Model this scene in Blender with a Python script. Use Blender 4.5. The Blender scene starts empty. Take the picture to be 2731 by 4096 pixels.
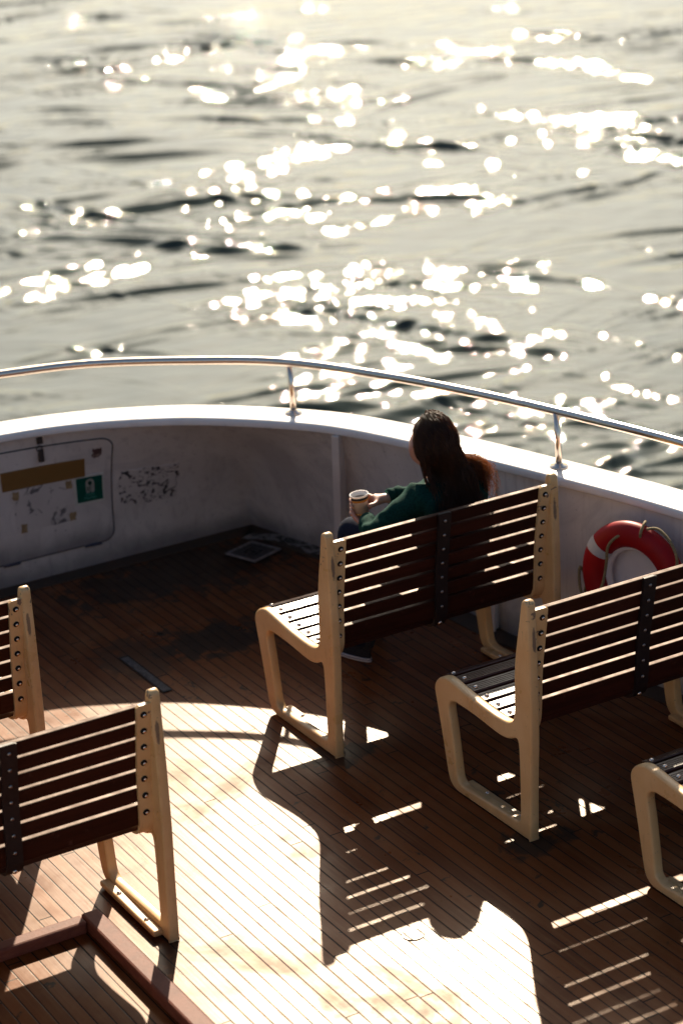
import bpy, bmesh, math, random
import numpy as np
from mathutils import Vector, Matrix
from mathutils.bvhtree import BVHTree

S = 1.15                      # everything below is laid out in working units; one unit = S metres
random.seed(7)
rng = np.random.default_rng(7)
scene = bpy.context.scene
COL = scene.collection

# ------------------------------------------------------------------ node helpers
class NT:
    def __init__(self, name):
        self.m = bpy.data.materials.new(name); self.m.use_nodes = True
        self.t = self.m.node_tree; self.n = self.t.nodes; self.l = self.t.links
        self.b = self.n['Principled BSDF']; self.out = self.n['Material Output']
    def node(self, kind, **kw):
        n = self.n.new(kind)
        for k, v in kw.items(): setattr(n, k, v)
        return n
    def put(self, sock, v):
        if isinstance(v, bpy.types.NodeSocket): self.l.new(v, sock)
        elif isinstance(v, (tuple, list)) and len(v) == 3 and sock.type == 'RGBA': sock.default_value = (*v, 1)
        else: sock.default_value = v
    def math(self, op, a, b=0.0, c=0.0, clamp=False):
        n = self.node('ShaderNodeMath', operation=op, use_clamp=clamp)
        self.put(n.inputs[0], a); self.put(n.inputs[1], b); self.put(n.inputs[2], c)
        return n.outputs[0]
    def coord(self, scale=(1, 1, 1)):
        tc = self.node('ShaderNodeTexCoord'); mp = self.node('ShaderNodeMapping')
        mp.inputs['Scale'].default_value = tuple(s / S for s in scale)
        self.l.new(tc.outputs['Object'], mp.inputs['Vector'])
        return mp.outputs[0]
    def sep(self, v):
        n = self.node('ShaderNodeSeparateXYZ'); self.l.new(v, n.inputs[0]); return n.outputs
    def noise(self, v, scale, detail=4, rough=0.55, dist=0.0, dim='3D', w=None):
        n = self.node('ShaderNodeTexNoise', noise_dimensions=dim)
        if v is not None: self.l.new(v, n.inputs['Vector'])
        if w is not None: self.put(n.inputs['W'], w)
        n.inputs['Scale'].default_value = scale; n.inputs['Detail'].default_value = detail
        n.inputs['Roughness'].default_value = rough; n.inputs['Distortion'].default_value = dist
        return n.outputs['Fac']
    def voro(self, v, scale, feature='F1'):
        n = self.node('ShaderNodeTexVoronoi', feature=feature)
        self.l.new(v, n.inputs['Vector']); n.inputs['Scale'].default_value = scale
        return n.outputs['Distance']
    def ramp(self, f, stops, interp='LINEAR'):
        n = self.node('ShaderNodeValToRGB'); n.color_ramp.interpolation = interp
        e = n.color_ramp.elements
        while len(e) < len(stops): e.new(0.5)
        for el, (p, c) in zip(e, stops):
            el.position = p; el.color = (*c, 1) if isinstance(c, tuple) else (c, c, c, 1)
        self.put(n.inputs[0], f); return n.outputs[0]
    def step(self, f, a, b):
        n = self.node('ShaderNodeMapRange', interpolation_type='SMOOTHSTEP')
        self.put(n.inputs[0], f); n.inputs[1].default_value = a; n.inputs[2].default_value = b
        return n.outputs[0]
    def mix(self, f, a, b, blend='MIX'):
        n = self.node('ShaderNodeMix', data_type='RGBA', blend_type=blend)
        self.put(n.inputs[0], f); self.put(n.inputs[6], a); self.put(n.inputs[7], b)
        return n.outputs[2]
    def bump(self, h, strength=0.3, dist=0.002, normal=None):
        n = self.node('ShaderNodeBump'); n.inputs['Strength'].default_value = strength
        n.inputs['Distance'].default_value = dist * S
        self.l.new(h, n.inputs['Height'])
        if normal is not None: self.l.new(normal, n.inputs['Normal'])
        self.l.new(n.outputs[0], self.b.inputs['Normal']); return n.outputs[0]
    def set(self, **kw):
        for k, v in kw.items(): self.put(self.b.inputs[k.replace('_', ' ')], v)
        return self
    def near(self, c, cx, cy, rx, ry):
        """1 at (cx, cy), falling to 0 at the ellipse rx, ry (world plan units)"""
        s = self.sep(c)
        dx = self.math('DIVIDE', self.math('SUBTRACT', s[0], cx), rx)
        dy = self.math('DIVIDE', self.math('SUBTRACT', s[1], cy), ry)
        d = self.math('SQRT', self.math('ADD', self.math('MULTIPLY', dx, dx), self.math('MULTIPLY', dy, dy)))
        return self.math('SUBTRACT', 1.0, d, clamp=True)

def simple(name, col, rough=0.5, metal=0.0, var=0.15, scale=30, bump=0.0):
    t = NT(name); c = t.coord()
    n = t.noise(c, scale, 5)
    dark = tuple(x * (1 - var) for x in col); lite = tuple(min(1, x * (1 + var)) for x in col)
    t.set(Base_Color=t.ramp(n, [(0.3, dark), (0.7, lite)]), Metallic=metal,
          Roughness=t.ramp(n, [(0.3, rough * 0.85), (0.7, min(1, rough * 1.15))]))
    if bump: t.bump(n, bump, 0.004)
    return t.m

# ------------------------------------------------------------------ materials
PITCH, SEAM0 = 0.0473, -0.3046
def mat_deck():
    t = NT('teak_deck'); c = t.coord(); s = t.sep(c)
    q = t.math('DIVIDE', t.math('SUBTRACT', s[0], SEAM0), PITCH)
    k = t.math('FLOOR', q); f = t.math('SUBTRACT', q, k)
    edge = t.math('MINIMUM', f, t.math('SUBTRACT', 1.0, f))
    wob = t.noise(c, 9, 3)
    edge = t.math('ADD', edge, t.math('MULTIPLY', t.math('SUBTRACT', wob, 0.5), 0.03))
    seam = t.math('SUBTRACT', 1.0, t.step(edge, 0.028, 0.068))
    wn = t.node('ShaderNodeTexWhiteNoise', noise_dimensions='1D'); t.l.new(k, wn.inputs['W'])
    rnd = wn.outputs['Value']
    # butt joints, each plank with its own offset
    yy = t.math('ADD', t.math('DIVIDE', s[1], 1.9), t.math('MULTIPLY', rnd, 7.3))
    fy = t.math('SUBTRACT', yy, t.math('FLOOR', yy))
    butt = t.math('LESS_THAN', fy, 0.0028)
    dark = t.math('MAXIMUM', seam, butt)
    grain = t.noise(t.coord((55, 2.2, 1)), 1.0, 6, 0.6, 0.4)
    blot = t.noise(c, 2.6, 5, 0.6, 0.6)
    fine = t.noise(c, 45, 5, 0.7)
    base = t.ramp(rnd, [(0.0, (0.098, 0.023, 0.0050)), (0.45, (0.140, 0.036, 0.0085)), (1.0, (0.185, 0.053, 0.0135))])
    base = t.mix(t.math('MULTIPLY', t.step(grain, 0.42, 0.72), 0.5), base, (0.20, 0.076, 0.026))
    base = t.mix(t.math('MULTIPLY', t.step(blot, 0.5, 0.72), 0.55), base, (0.225, 0.092, 0.034))
    base = t.mix(t.math('MULTIPLY', t.step(fine, 0.6, 0.75), 0.3), base, (0.07, 0.025, 0.010))
    # spilt, soaked-in stains; the broad bow patch mixes grime and painted-in bulwark shade
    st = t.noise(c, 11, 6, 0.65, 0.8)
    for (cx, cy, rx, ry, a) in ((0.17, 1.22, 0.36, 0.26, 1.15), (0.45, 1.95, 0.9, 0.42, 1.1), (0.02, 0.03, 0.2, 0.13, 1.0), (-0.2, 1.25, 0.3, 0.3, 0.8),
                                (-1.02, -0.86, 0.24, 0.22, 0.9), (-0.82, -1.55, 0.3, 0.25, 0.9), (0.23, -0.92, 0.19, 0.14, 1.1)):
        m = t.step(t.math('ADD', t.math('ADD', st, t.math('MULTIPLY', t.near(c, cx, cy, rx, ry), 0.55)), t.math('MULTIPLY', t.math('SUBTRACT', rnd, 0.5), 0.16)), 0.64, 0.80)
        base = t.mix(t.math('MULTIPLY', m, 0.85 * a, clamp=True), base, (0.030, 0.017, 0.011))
    dr = t.noise(c, 38, 3, 0.5, 1.2)
    for (cx, cy, rx, ry) in ((-0.21, 0.78, 0.16, 0.11), (-0.62, 0.98, 0.09, 0.06), (-0.15, 0.95, 0.3, 0.2), (0.2, 0.62, 0.25, 0.2)):
        m = t.step(t.math('ADD', dr, t.math('MULTIPLY', t.near(c, cx, cy, rx, ry), 0.20)), 0.735, 0.77)
        base = t.mix(m, base, (0.09, 0.03, 0.012))
    col = t.mix(dark, base, (0.012, 0.011, 0.011))
    gl = t.noise(c, 6, 5, 0.6)
    wear = t.noise(c, 1.7, 5, 0.65, 0.8)
    r = t.math('ADD', t.ramp(gl, [(0.3, 0.25), (0.7, 0.39)]), t.math('MULTIPLY', t.step(wear, 0.42, 0.66), 0.16))
    r = t.math('ADD', r, t.math('MULTIPLY', dark, 0.12))
    t.set(Base_Color=col, Roughness=r, Specular_IOR_Level=t.math('MULTIPLY', 0.20, t.math('SUBTRACT', 1.0, t.math('MULTIPLY', dark, 0.5))), Specular_Tint=(1.0, 0.72, 0.50, 1.0))
    h = t.math('SUBTRACT', t.math('MULTIPLY', grain, 0.35), t.math('MULTIPLY', dark, 0.8))
    h = t.math('ADD', h, t.math('MULTIPLY', gl, 0.5))
    t.bump(h, 0.35, 0.002)
    return t.m

def mat_wall():
    t = NT('grey_white_paint'); c = t.coord(); s = t.sep(c)
    n1 = t.noise(c, 5, 6, 0.6); n2 = t.noise(c, 60, 3, 0.5); st = t.noise(t.coord((30, 30, 2.5)), 1.0, 4)
    base = t.ramp(n1, [(0.3, (0.63, 0.585, 0.555)), (0.7, (0.75, 0.70, 0.665))])
    base = t.mix(t.math('MULTIPLY', t.step(st, 0.52, 0.72), 0.4), base, (0.40, 0.35, 0.34))
    big = t.noise(c, 2.2, 5, 0.65, 1.0)
    base = t.mix(t.math('MULTIPLY', t.step(big, 0.50, 0.66), 0.5), base, (0.42, 0.39, 0.39))
    rust = t.math('MULTIPLY', t.step(t.noise(t.coord((22, 22, 3)), 1.3, 5, 0.7, 0.8), 0.66, 0.76), t.step(n1, 0.5, 0.62))
    base = t.mix(t.math('MULTIPLY', rust, 0.5), base, (0.24, 0.13, 0.09))
    sp = t.math('MULTIPLY', t.step(n2, 0.66, 0.72), t.step(n1, 0.45, 0.6))
    base = t.mix(t.math('MULTIPLY', sp, 0.6), base, (0.14, 0.12, 0.12))
    # scuffed grime band where boots and mops hit the foot of the plating
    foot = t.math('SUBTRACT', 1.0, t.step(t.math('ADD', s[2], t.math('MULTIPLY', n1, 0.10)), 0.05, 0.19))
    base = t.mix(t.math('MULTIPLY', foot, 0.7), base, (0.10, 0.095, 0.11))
    t.set(Base_Color=base, Roughness=0.45)
    t.bump(n1, 0.15, 0.006)
    return t.m

def mat_frame():
    t = NT('cream_enamel'); c = t.coord(); s = t.sep(c)
    oi = t.node('ShaderNodeObjectInfo')
    def shifted(v):
        a = t.node('ShaderNodeVectorMath', operation='ADD'); t.l.new(v, a.inputs[0]); t.l.new(t.math('MULTIPLY', oi.outputs['Random'], 23.0), a.inputs[1]); return a.outputs[0]
    cs = shifted(c)
    n1 = t.noise(cs, 7, 5); n2 = t.noise(cs, 32, 6, 0.65, 0.5); n3 = t.noise(shifted(t.coord((60, 60, 14))), 1.0, 4)
    base = t.ramp(n1, [(0.3, (0.72, 0.43, 0.18)), (0.7, (0.81, 0.53, 0.25))])
    base = t.mix(t.math('MULTIPLY', t.step(n3, 0.56, 0.8), 0.4), base, (0.45, 0.27, 0.12))
    hi = t.step(s[2], 0.55, 0.86)
    chip = t.step(t.math('ADD', n2, t.math('MULTIPLY', hi, 0.11)), 0.70, 0.725)
    base = t.mix(t.math('MULTIPLY', chip, 0.85), base, (0.11, 0.085, 0.075))
    geo = t.node('ShaderNodeNewGeometry'); n4 = t.noise(cs, 75, 5, 0.7)
    wear = t.step(t.math('ADD', n4, t.math('MULTIPLY', t.math('MINIMUM', t.math('SUBTRACT', geo.outputs['Pointiness'], 0.5), 0.03), 2.0)), 0.70, 0.76)
    base = t.mix(t.math('MULTIPLY', wear, 0.7), base, (0.16, 0.10, 0.065))
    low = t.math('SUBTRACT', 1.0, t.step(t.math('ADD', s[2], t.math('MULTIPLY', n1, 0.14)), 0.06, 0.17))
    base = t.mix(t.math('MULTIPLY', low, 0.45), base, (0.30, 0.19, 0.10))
    # the rubbed dark scuff on the back of each post
    sc = t.node('ShaderNodeVectorMath', operation='SUBTRACT')
    t.l.new(c, sc.inputs[0]); sc.inputs[1].default_value = (0.0, 0.0, 0.735)
    z = t.sep(sc.outputs[0])[2]
    zz = t.math('DIVIDE', z, 0.052); zz = t.math('MULTIPLY', zz, zz)
    back = t.math('LESS_THAN', s[1], -0.012)
    xx = t.math('DIVIDE', t.math('SUBTRACT', t.math('PINGPONG', s[0], 0.494), 0.022), 0.009); xx = t.math('MULTIPLY', xx, xx)
    m = t.math('SUBTRACT', 1.0, t.math('ADD', t.math('ADD', zz, xx), t.math('MULTIPLY', t.math('SUBTRACT', n2, 0.5), 2.2)), clamp=True)
    m = t.math('MULTIPLY', t.math('MULTIPLY', t.step(m, 0.1, 0.6), back), 0.8)
    base = t.mix(m, base, (0.12, 0.09, 0.075))
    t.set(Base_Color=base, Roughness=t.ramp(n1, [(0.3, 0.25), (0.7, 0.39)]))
    t.bump(n2, 0.12, 0.002)
    return t.m

def mat_slat(name='mahogany_slat', r0=0.46, r1=0.62, sp=0.30):
    t = NT(name); c = t.coord((3, 60, 60)); n = t.noise(c, 1.0, 6, 0.6, 0.3)
    w = t.noise(t.coord(), 26, 4, 0.6)
    base = t.ramp(n, [(0.3, (0.022, 0.005, 0.003)), (0.7, (0.046, 0.011, 0.006))])
    base = t.mix(t.math('MULTIPLY', t.step(w, 0.62, 0.72), 0.5), base, (0.11, 0.045, 0.033))
    oi = t.node('ShaderNodeObjectInfo'); hv = t.node('ShaderNodeHueSaturation'); t.put(hv.inputs['Color'], base)
    t.put(hv.inputs['Value'], t.math('ADD', 0.72, t.math('MULTIPLY', oi.outputs['Random'], 0.6))); base = hv.outputs[0]
    t.set(Base_Color=base, Roughness=t.ramp(w, [(0.3, r0), (0.7, r1)]), Specular_IOR_Level=sp, Specular_Tint=(1.0, 0.62, 0.42, 1.0) if sp < .4 else (1, 1, 1, 1))
    t.bump(n, 0.25, 0.0015)
    return t.m

def mat_coaming():
    t = NT('reddish_hardwood'); c = t.coord((10, 10, 40)); n = t.noise(c, 2.0, 6, 0.6, 0.3)
    f = t.noise(t.coord(), 90, 3)
    base = t.ramp(n, [(0.3, (0.12, 0.034, 0.022)), (0.7, (0.19, 0.06, 0.038))])
    base = t.mix(t.math('MULTIPLY', t.step(f, 0.6, 0.75), 0.35), base, (0.06, 0.02, 0.014))
    t.set(Base_Color=base, Roughness=0.6, Specular_IOR_Level=0.25); t.bump(f, 0.25, 0.002)
    return t.m

def mat_steel():
    t = NT('polished_steel'); n = t.noise(t.coord(), 40, 4)
    t.set(Base_Color=(0.88, 0.75, 0.63), Metallic=1.0, Roughness=t.ramp(n, [(0.3, 0.16), (0.7, 0.26)]))
    return t.m

def mat_water():
    t = NT('sea_water'); c = t.coord()
    n1 = t.noise(c, 3.0, 3, 0.6, 0.6); n2 = t.noise(c, 11.0, 4, 0.6, 0.6)
    h = t.math('ADD', t.math('MULTIPLY', n1, 1.0), t.math('MULTIPLY', n2, WATER['fine']))
    t.set(Base_Color=(0.030, 0.042, 0.032), Roughness=WATER['rough'], IOR=1.333)
    t.bump(h, 1.0, WATER['bump'])
    return t.m
WATER = dict(fine=0.30, rough=0.02, bump=0.003, packets=((.75, .30, .70, .28, .50, .8, 1.9), (2.0, .17, .32, .32, .56, 1.2, 3.0), (5.5, .10, .17, .32, .52, 2.0, 5.0)))

def mat_hair(name, trans, k=1.0):
    t = NT(name); n = t.noise(t.coord((50, 50, 6)), 1.0, 4)
    t.set(Base_Color=t.ramp(n, [(0.3, (0.016 * k, 0.008 * k, 0.005 * k)), (0.7, (0.065 * k, 0.030 * k, 0.016 * k))]), Roughness=0.5, Specular_IOR_Level=0.22)
    tr = t.node('ShaderNodeBsdfTranslucent'); tr.inputs['Color'].default_value = (0.70, 0.30, 0.10, 1) if k == 1 else (0.62, 0.31, 0.115, 1)
    mx = t.node('ShaderNodeMixShader'); mx.inputs[0].default_value = trans
    t.l.new(t.b.outputs[0], mx.inputs[1]); t.l.new(tr.outputs[0], mx.inputs[2])
    t.l.new(mx.outputs[0], t.out.inputs['Surface'])
    return t.m

def mat_cloth(name, a, b, scale=160):
    t = NT(name); n = t.noise(t.coord(), scale, 3); w = t.noise(t.coord(), 9, 4)
    base = t.ramp(n, [(0.3, a), (0.7, b)])
    t.set(Base_Color=base, Roughness=0.9, Specular_IOR_Level=0.15)
    t.put(t.b.inputs['Sheen Weight'], 0.8 if name == 'green_knit' else 0.08); t.put(t.b.inputs['Sheen Roughness'], 0.5)
    t.put(t.b.inputs['Sheen Tint'], (*b, 1))
    t.bump(t.math('ADD', t.math('MULTIPLY', n, 0.25), w), 0.5, 0.008)
    return t.m

def mat_stain(name, scale, thr, soft, col, seed, under=None):
    """peeling remnant: dark blotches over transparent-free paint film of the wall's own colour"""
    t = NT(name); tc = t.coord()
    mp = t.node('ShaderNodeMapping'); mp.inputs['Location'].default_value = (seed, seed * 1.7, seed * 0.3)
    t.l.new(tc, mp.inputs['Vector']); v = mp.outputs[0]
    n = t.noise(v, scale, 6, 0.65, 1.2)
    base = under or (0.66, 0.61, 0.58)
    n2 = t.noise(v, scale * 0.4, 4)
    base = t.ramp(n2, [(0.3, tuple(x * 0.86 for x in base)), (0.7, base)])
    t.set(Base_Color=t.mix(t.step(n, thr, thr + soft), base, col), Roughness=0.6)
    return t.m

M = {}
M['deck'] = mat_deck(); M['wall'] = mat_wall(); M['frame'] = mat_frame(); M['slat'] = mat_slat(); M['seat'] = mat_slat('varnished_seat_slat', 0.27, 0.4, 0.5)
M['coaming'] = mat_coaming(); M['steel'] = mat_steel(); M['water'] = mat_water(); M['hair'] = mat_hair('brown_hair', 0.22); M['lock'] = mat_hair('thin_backlit_hair', 0.58, 2.2)
M['cap'] = simple('white_gloss_paint', (0.80, 0.76, 0.74), 0.3, var=0.06, scale=8, bump=0.05)
M['strap'] = simple('dark_strap_steel', (0.013, 0.006, 0.005), 0.55, var=0.3)
M['margin'] = simple('dark_margin_board', (0.055, 0.032, 0.02), 0.55, var=0.4, scale=14, bump=0.2)
M['black'] = simple('black_rubber', (0.012, 0.012, 0.013), 0.5, var=0.3)
M['iron'] = simple('rusty_dark_iron', (0.06, 0.045, 0.04), 0.55, metal=0.4, var=0.5, scale=60, bump=0.3)
M['plank'] = simple('tan_worn_fitting', (0.22, 0.08, 0.03), 0.33, var=0.25, scale=60)
M['grate'] = simple('worn_galvanised_metal', (0.24, 0.205, 0.195), 0.5, metal=0.0, var=0.35, scale=60, bump=0.2)
M['hinge'] = simple('blue_black_hinge_paint', (0.05, 0.05, 0.08), 0.4, var=0.3, scale=80)
M['seam'] = simple('dark_seam', (0.02, 0.022, 0.03), 0.7, var=0.2)
M['skin'] = simple('skin', (0.50, 0.245, 0.175), 0.45, var=0.08, scale=50)
M['green'] = mat_cloth('green_knit', (0.002, 0.020, 0.015), (0.005, 0.046, 0.034))
M['jeans'] = mat_cloth('dark_denim', (0.007, 0.010, 0.022), (0.016, 0.022, 0.042), 220)
M['canvas'] = mat_cloth('black_canvas', (0.012, 0.012, 0.016), (0.03, 0.03, 0.035), 200)
M['rubber'] = simple('white_rubber_sole', (0.48, 0.46, 0.49), 0.5, var=0.08)
M['navy'] = simple('navy_stripe', (0.03, 0.035, 0.09), 0.5)
M['red'] = simple('red_plastic', (0.34, 0.005, 0.008), 0.5, var=0.15, scale=12, bump=0.05)
M['red'].node_tree.nodes['Principled BSDF'].inputs['Specular IOR Level'].default_value = 0.25
M['tape'] = simple('silver_reflective_tape', (0.52, 0.53, 0.54), 0.35, var=0.1, scale=120)
M['rope'] = simple('tan_rope', (0.25, 0.19, 0.09), 0.8, var=0.35, scale=120, bump=0.4)
M['cup'] = simple('white_paper_cup', (0.95, 0.95, 0.95), 0.45, var=0.02)
_t = M['cup'].node_tree; _tr = _t.nodes.new('ShaderNodeBsdfTranslucent'); _tr.inputs['Color'].default_value = (0.85, 0.72, 0.62, 1); _mx = _t.nodes.new('ShaderNodeMixShader'); _mx.inputs[0].default_value = 0.3
_t.links.new(_t.nodes['Principled BSDF'].outputs[0], _mx.inputs[1]); _t.links.new(_tr.outputs[0], _mx.inputs[2]); _t.links.new(_mx.outputs[0], _t.nodes['Material Output'].inputs['Surface'])
M['coffee'] = simple('black_coffee', (0.03, 0.010, 0.006), 0.12)
M['orange'] = simple('orange_print', (0.72, 0.26, 0.03), 0.5, var=0.05)
M['ink'] = simple('black_print', (0.015, 0.015, 0.02), 0.5, var=0.1)
M['signgreen'] = simple('green_sign', (0.004, 0.085, 0.058), 0.35, var=0.15, scale=20)
M['signwhite'] = simple('sign_white', (0.62, 0.62, 0.56), 0.45, var=0.12, scale=60)
M['signtext'] = simple('sign_pale_green', (0.10, 0.36, 0.28), 0.45, var=0.1)
M['dull'] = simple('weathered_stud', (0.40, 0.36, 0.33), 0.35, metal=1.0, var=0.2, scale=60)
M['bars'] = simple('grimy_grate_bars', (0.085, 0.072, 0.068), 0.55, var=0.4, scale=60)
for _k in ('bars', 'grate', 'black'):
    _b = M[_k].node_tree.nodes['Principled BSDF'].inputs; _b['Specular IOR Level'].default_value = 0.12
M['hull'] = simple('hull_paint', (0.72, 0.70, 0.68), 0.4, var=0.08, scale=3)
M['poster'] = mat_stain('torn_poster_remains', 16, 0.56, 0.09, (0.16, 0.15, 0.15), 1.3)
M['glue'] = mat_stain('scraped_black_glue', 26, 0.52, 0.05, (0.045, 0.04, 0.042), 4.1)
M['brownpatch'] = mat_stain('brown_adhesive', 30, 0.42, 0.1, (0.10, 0.055, 0.05), 2.2, (0.3, 0.23, 0.21))
M['pad'] = simple('yellowed_tape', (0.34, 0.24, 0.13), 0.6, var=0.3, scale=60)
M['flake'] = mat_stain('flaking_grey_gutter_paint', 22, 0.50, 0.06, (0.03, 0.024, 0.02), 3.3, (0.27, 0.25, 0.24))
def mat_plate():
    t = NT('ribbed_brass_plate'); c = t.coord(); z = t.sep(c)[2]
    w = t.math('SINE', t.math('MULTIPLY', z, 620.0)); n = t.noise(t.coord((8, 8, 90)), 1.0, 4)
    col = t.mix(t.math('MULTIPLY', t.step(w, 0.2, 0.9), 0.55), (0.24, 0.125, 0.035), (0.09, 0.045, 0.014))
    col = t.mix(t.math('MULTIPLY', n, 0.35), col, (0.34, 0.19, 0.06))
    t.set(Base_Color=col, Roughness=0.45); t.bump(w, 0.2, 0.001); return t.m
M['plate'] = mat_plate()

# ------------------------------------------------------------------ object helpers
def mesh(name, verts, faces, mat, parent=None, smooth=True, loc=None):
    me = bpy.data.meshes.new(name); me.from_pydata([tuple(map(float, v)) for v in verts], [], faces); me.update()
    o = bpy.data.objects.new(name, me); COL.objects.link(o)
    for m in (mat if isinstance(mat, (list, tuple)) else [mat]): me.materials.append(m)
    if smooth: me.polygons.foreach_set('use_smooth', [True] * len(me.polygons))
    if parent: o.parent = parent
    if loc: o.location = loc
    return o
def from_bm(name, bm, mat, parent=None, smooth=False):
    bmesh.ops.recalc_face_normals(bm, faces=bm.faces)
    me = bpy.data.meshes.new(name); bm.to_mesh(me); bm.free()
    for m in (mat if isinstance(mat, (list, tuple)) else [mat]): me.materials.append(m)
    if smooth: me.polygons.foreach_set('use_smooth', [True] * len(me.polygons))
    o = bpy.data.objects.new(name, me); COL.objects.link(o)
    if parent: o.parent = parent
    return o
def empty(name, loc=(0, 0, 0)):
    o = bpy.data.objects.new(name, None); COL.objects.link(o); o.location = loc; o.empty_display_size = 0.1; return o
def tag(o, label=None, cat=None, group=None, kind=None):
    for k, v in (('label', label), ('category', cat), ('group', group), ('kind', kind)):
        if v: o[k] = v
    return o
def catmull(pts, n, closed=False):
    P = [np.array(p, float) for p in pts]; out = []; N = len(P)
    for i in range(N if closed else N - 1):
        if closed: a, b, c, d = P[i - 1], P[i], P[(i + 1) % N], P[(i + 2) % N]
        else: a, b, c, d = P[max(i - 1, 0)], P[i], P[i + 1], P[min(i + 2, N - 1)]
        for k in range(n):
            t = k / n
            out.append(0.5 * (2 * b + (c - a) * t + (2 * a - 5 * b + 4 * c - d) * t * t + (3 * b - a - 3 * c + d) * t ** 3))
    if not closed: out.append(P[-1])
    return out
def bm_box(bm, a, b, bev=0.0, seg=2, mi=0):
    r = bmesh.ops.create_cube(bm, size=1.0); vs = r['verts']
    for v in vs:
        v.co = Vector([a[i] + (v.co[i] + 0.5) * (b[i] - a[i]) for i in range(3)])
    fs = list({f for v in vs for f in v.link_faces})
    for f in fs: f.material_index = mi
    if bev:
        es = list({e for v in vs for e in v.link_edges})
        r2 = bmesh.ops.bevel(bm, geom=es, offset=bev, segments=seg, affect='EDGES', profile=0.5)
        for f in r2['faces']: f.material_index = mi
    return vs
def tube_geo(path, rad, seg=10, cap=True, closed=False):
    P = [Vector(p) for p in path]; n = len(P); V = []; F = []
    R = rad if hasattr(rad, '__len__') else [rad] * n
    up = None
    for i in range(n):
        if closed: t = (P[(i + 1) % n] - P[i - 1])
        else: t = (P[min(i + 1, n - 1)] - P[max(i - 1, 0)])
        t.normalize()
        if up is None:
            up = Vector((0, 0, 1)) if abs(t.z) < 0.9 else Vector((1, 0, 0))
        up = (up - t * up.dot(t)).normalized(); sd = t.cross(up)
        for k in range(seg):
            a = 2 * math.pi * k / seg
            V.append(P[i] + (up * math.cos(a) + sd * math.sin(a)) * R[i])
    m = n if closed else n - 1
    for i in range(m):
        for k in range(seg):
            j = (i + 1) % n
            F.append((i * seg + k, i * seg + (k + 1) % seg, j * seg + (k + 1) % seg, j * seg + k))
    if cap and not closed:
        F.append(tuple(range(seg))[::-1]); F.append(tuple((n - 1) * seg + k for k in range(seg)))
    return V, F
def tube(name, path, rad, mat, parent=None, seg=10, closed=False):
    V, F = tube_geo(path, rad, seg, True, closed); return mesh(name, V, F, mat, parent)
def lathe_geo(prof, seg=24, axis_o=(0, 0, 0)):
    V = []; F = []
    for (r, z) in prof:
        for k in range(seg):
            a = 2 * math.pi * k / seg; V.append((axis_o[0] + r * math.cos(a), axis_o[1] + r * math.sin(a), axis_o[2] + z))
    for i in range(len(prof) - 1):
        for k in range(seg):
            F.append((i * seg + k, i * seg + (k + 1) % seg, (i + 1) * seg + (k + 1) % seg, (i + 1) * seg + k))
    return V, F
def copy_tree(o, parent=None):
    c = o.copy(); COL.objects.link(c)
    if parent: c.parent = parent
    for ch in list(o.children): copy_tree(ch, c)
    return c

# ------------------------------------------------------------------ bulwark plan
CX = -0.48                                   # boat centreline
inner_half = [(0.13, 2.082), (0.36, 2.035), (0.60, 1.937), (0.88, 1.753), (1.16, 1.451), (1.305, 1.213), (1.44, 0.86), (1.555, 0.497),
              (1.635, 0.22), (1.71, -0.05), (1.777, -0.352), (1.88, -0.9), (1.96, -1.6), (2.02, -2.6), (2.04, -5.0)]
half = [(0.0, 2.095)] + inner_half
full = [(-x, y) for x, y in inner_half[::-1]] + half
ctrl = [np.array((CX + x, y)) for x, y in full]
cap_in = np.array(catmull(ctrl, 8))
def offset_curve(P, d):
    T = np.gradient(P, axis=0); T /= np.linalg.norm(T, axis=1)[:, None]
    N = np.stack([-T[:, 1], T[:, 0]], 1)      # left of travel = outward (curve runs from port aft round the bow)
    w = d if np.ndim(d) == 0 else np.asarray(d)[:, None]
    return P + N * w
ZC, CAPT = 0.715, 0.034
cap_w = 0.178
cap_out = offset_curve(cap_in, cap_w)
wall_top = offset_curve(cap_in, 0.028)

# base line of the inner plating: flat bulkhead across the bow, then the sides
def base_for(p):
    x, y = p[0] - CX, p[1]; sgn = 1 if x >= 0 else -1; x = abs(x)
    C0 = (1.36, 2.25)
    if y > 1.753:   return (CX + sgn * (x / 0.88) * C0[0], C0[1])
    if y > 1.56:    return (CX + sgn * C0[0], C0[1])
    if y > 0.497:
        f = (1.56 - y) / (1.56 - 0.497)
        path = [(1.36, 2.25), (1.485, 1.72), (1.54, 1.28), (1.585, 0.88), (1.60, 0.52)]
        q = f * 4; i = min(int(q), 3); u = q - i
        return (CX + sgn * (path[i][0] * (1 - u) + path[i + 1][0] * u), path[i][1] * (1 - u) + path[i + 1][1] * u)
    f = min(1, (0.497 - y) / 0.6)
    return (CX + sgn * (x + 0.045 * (1 - f) + 0.02 * f), y + 0.02 * (1 - f))
wall_base = np.array([base_for(p) for p in cap_in])

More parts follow.
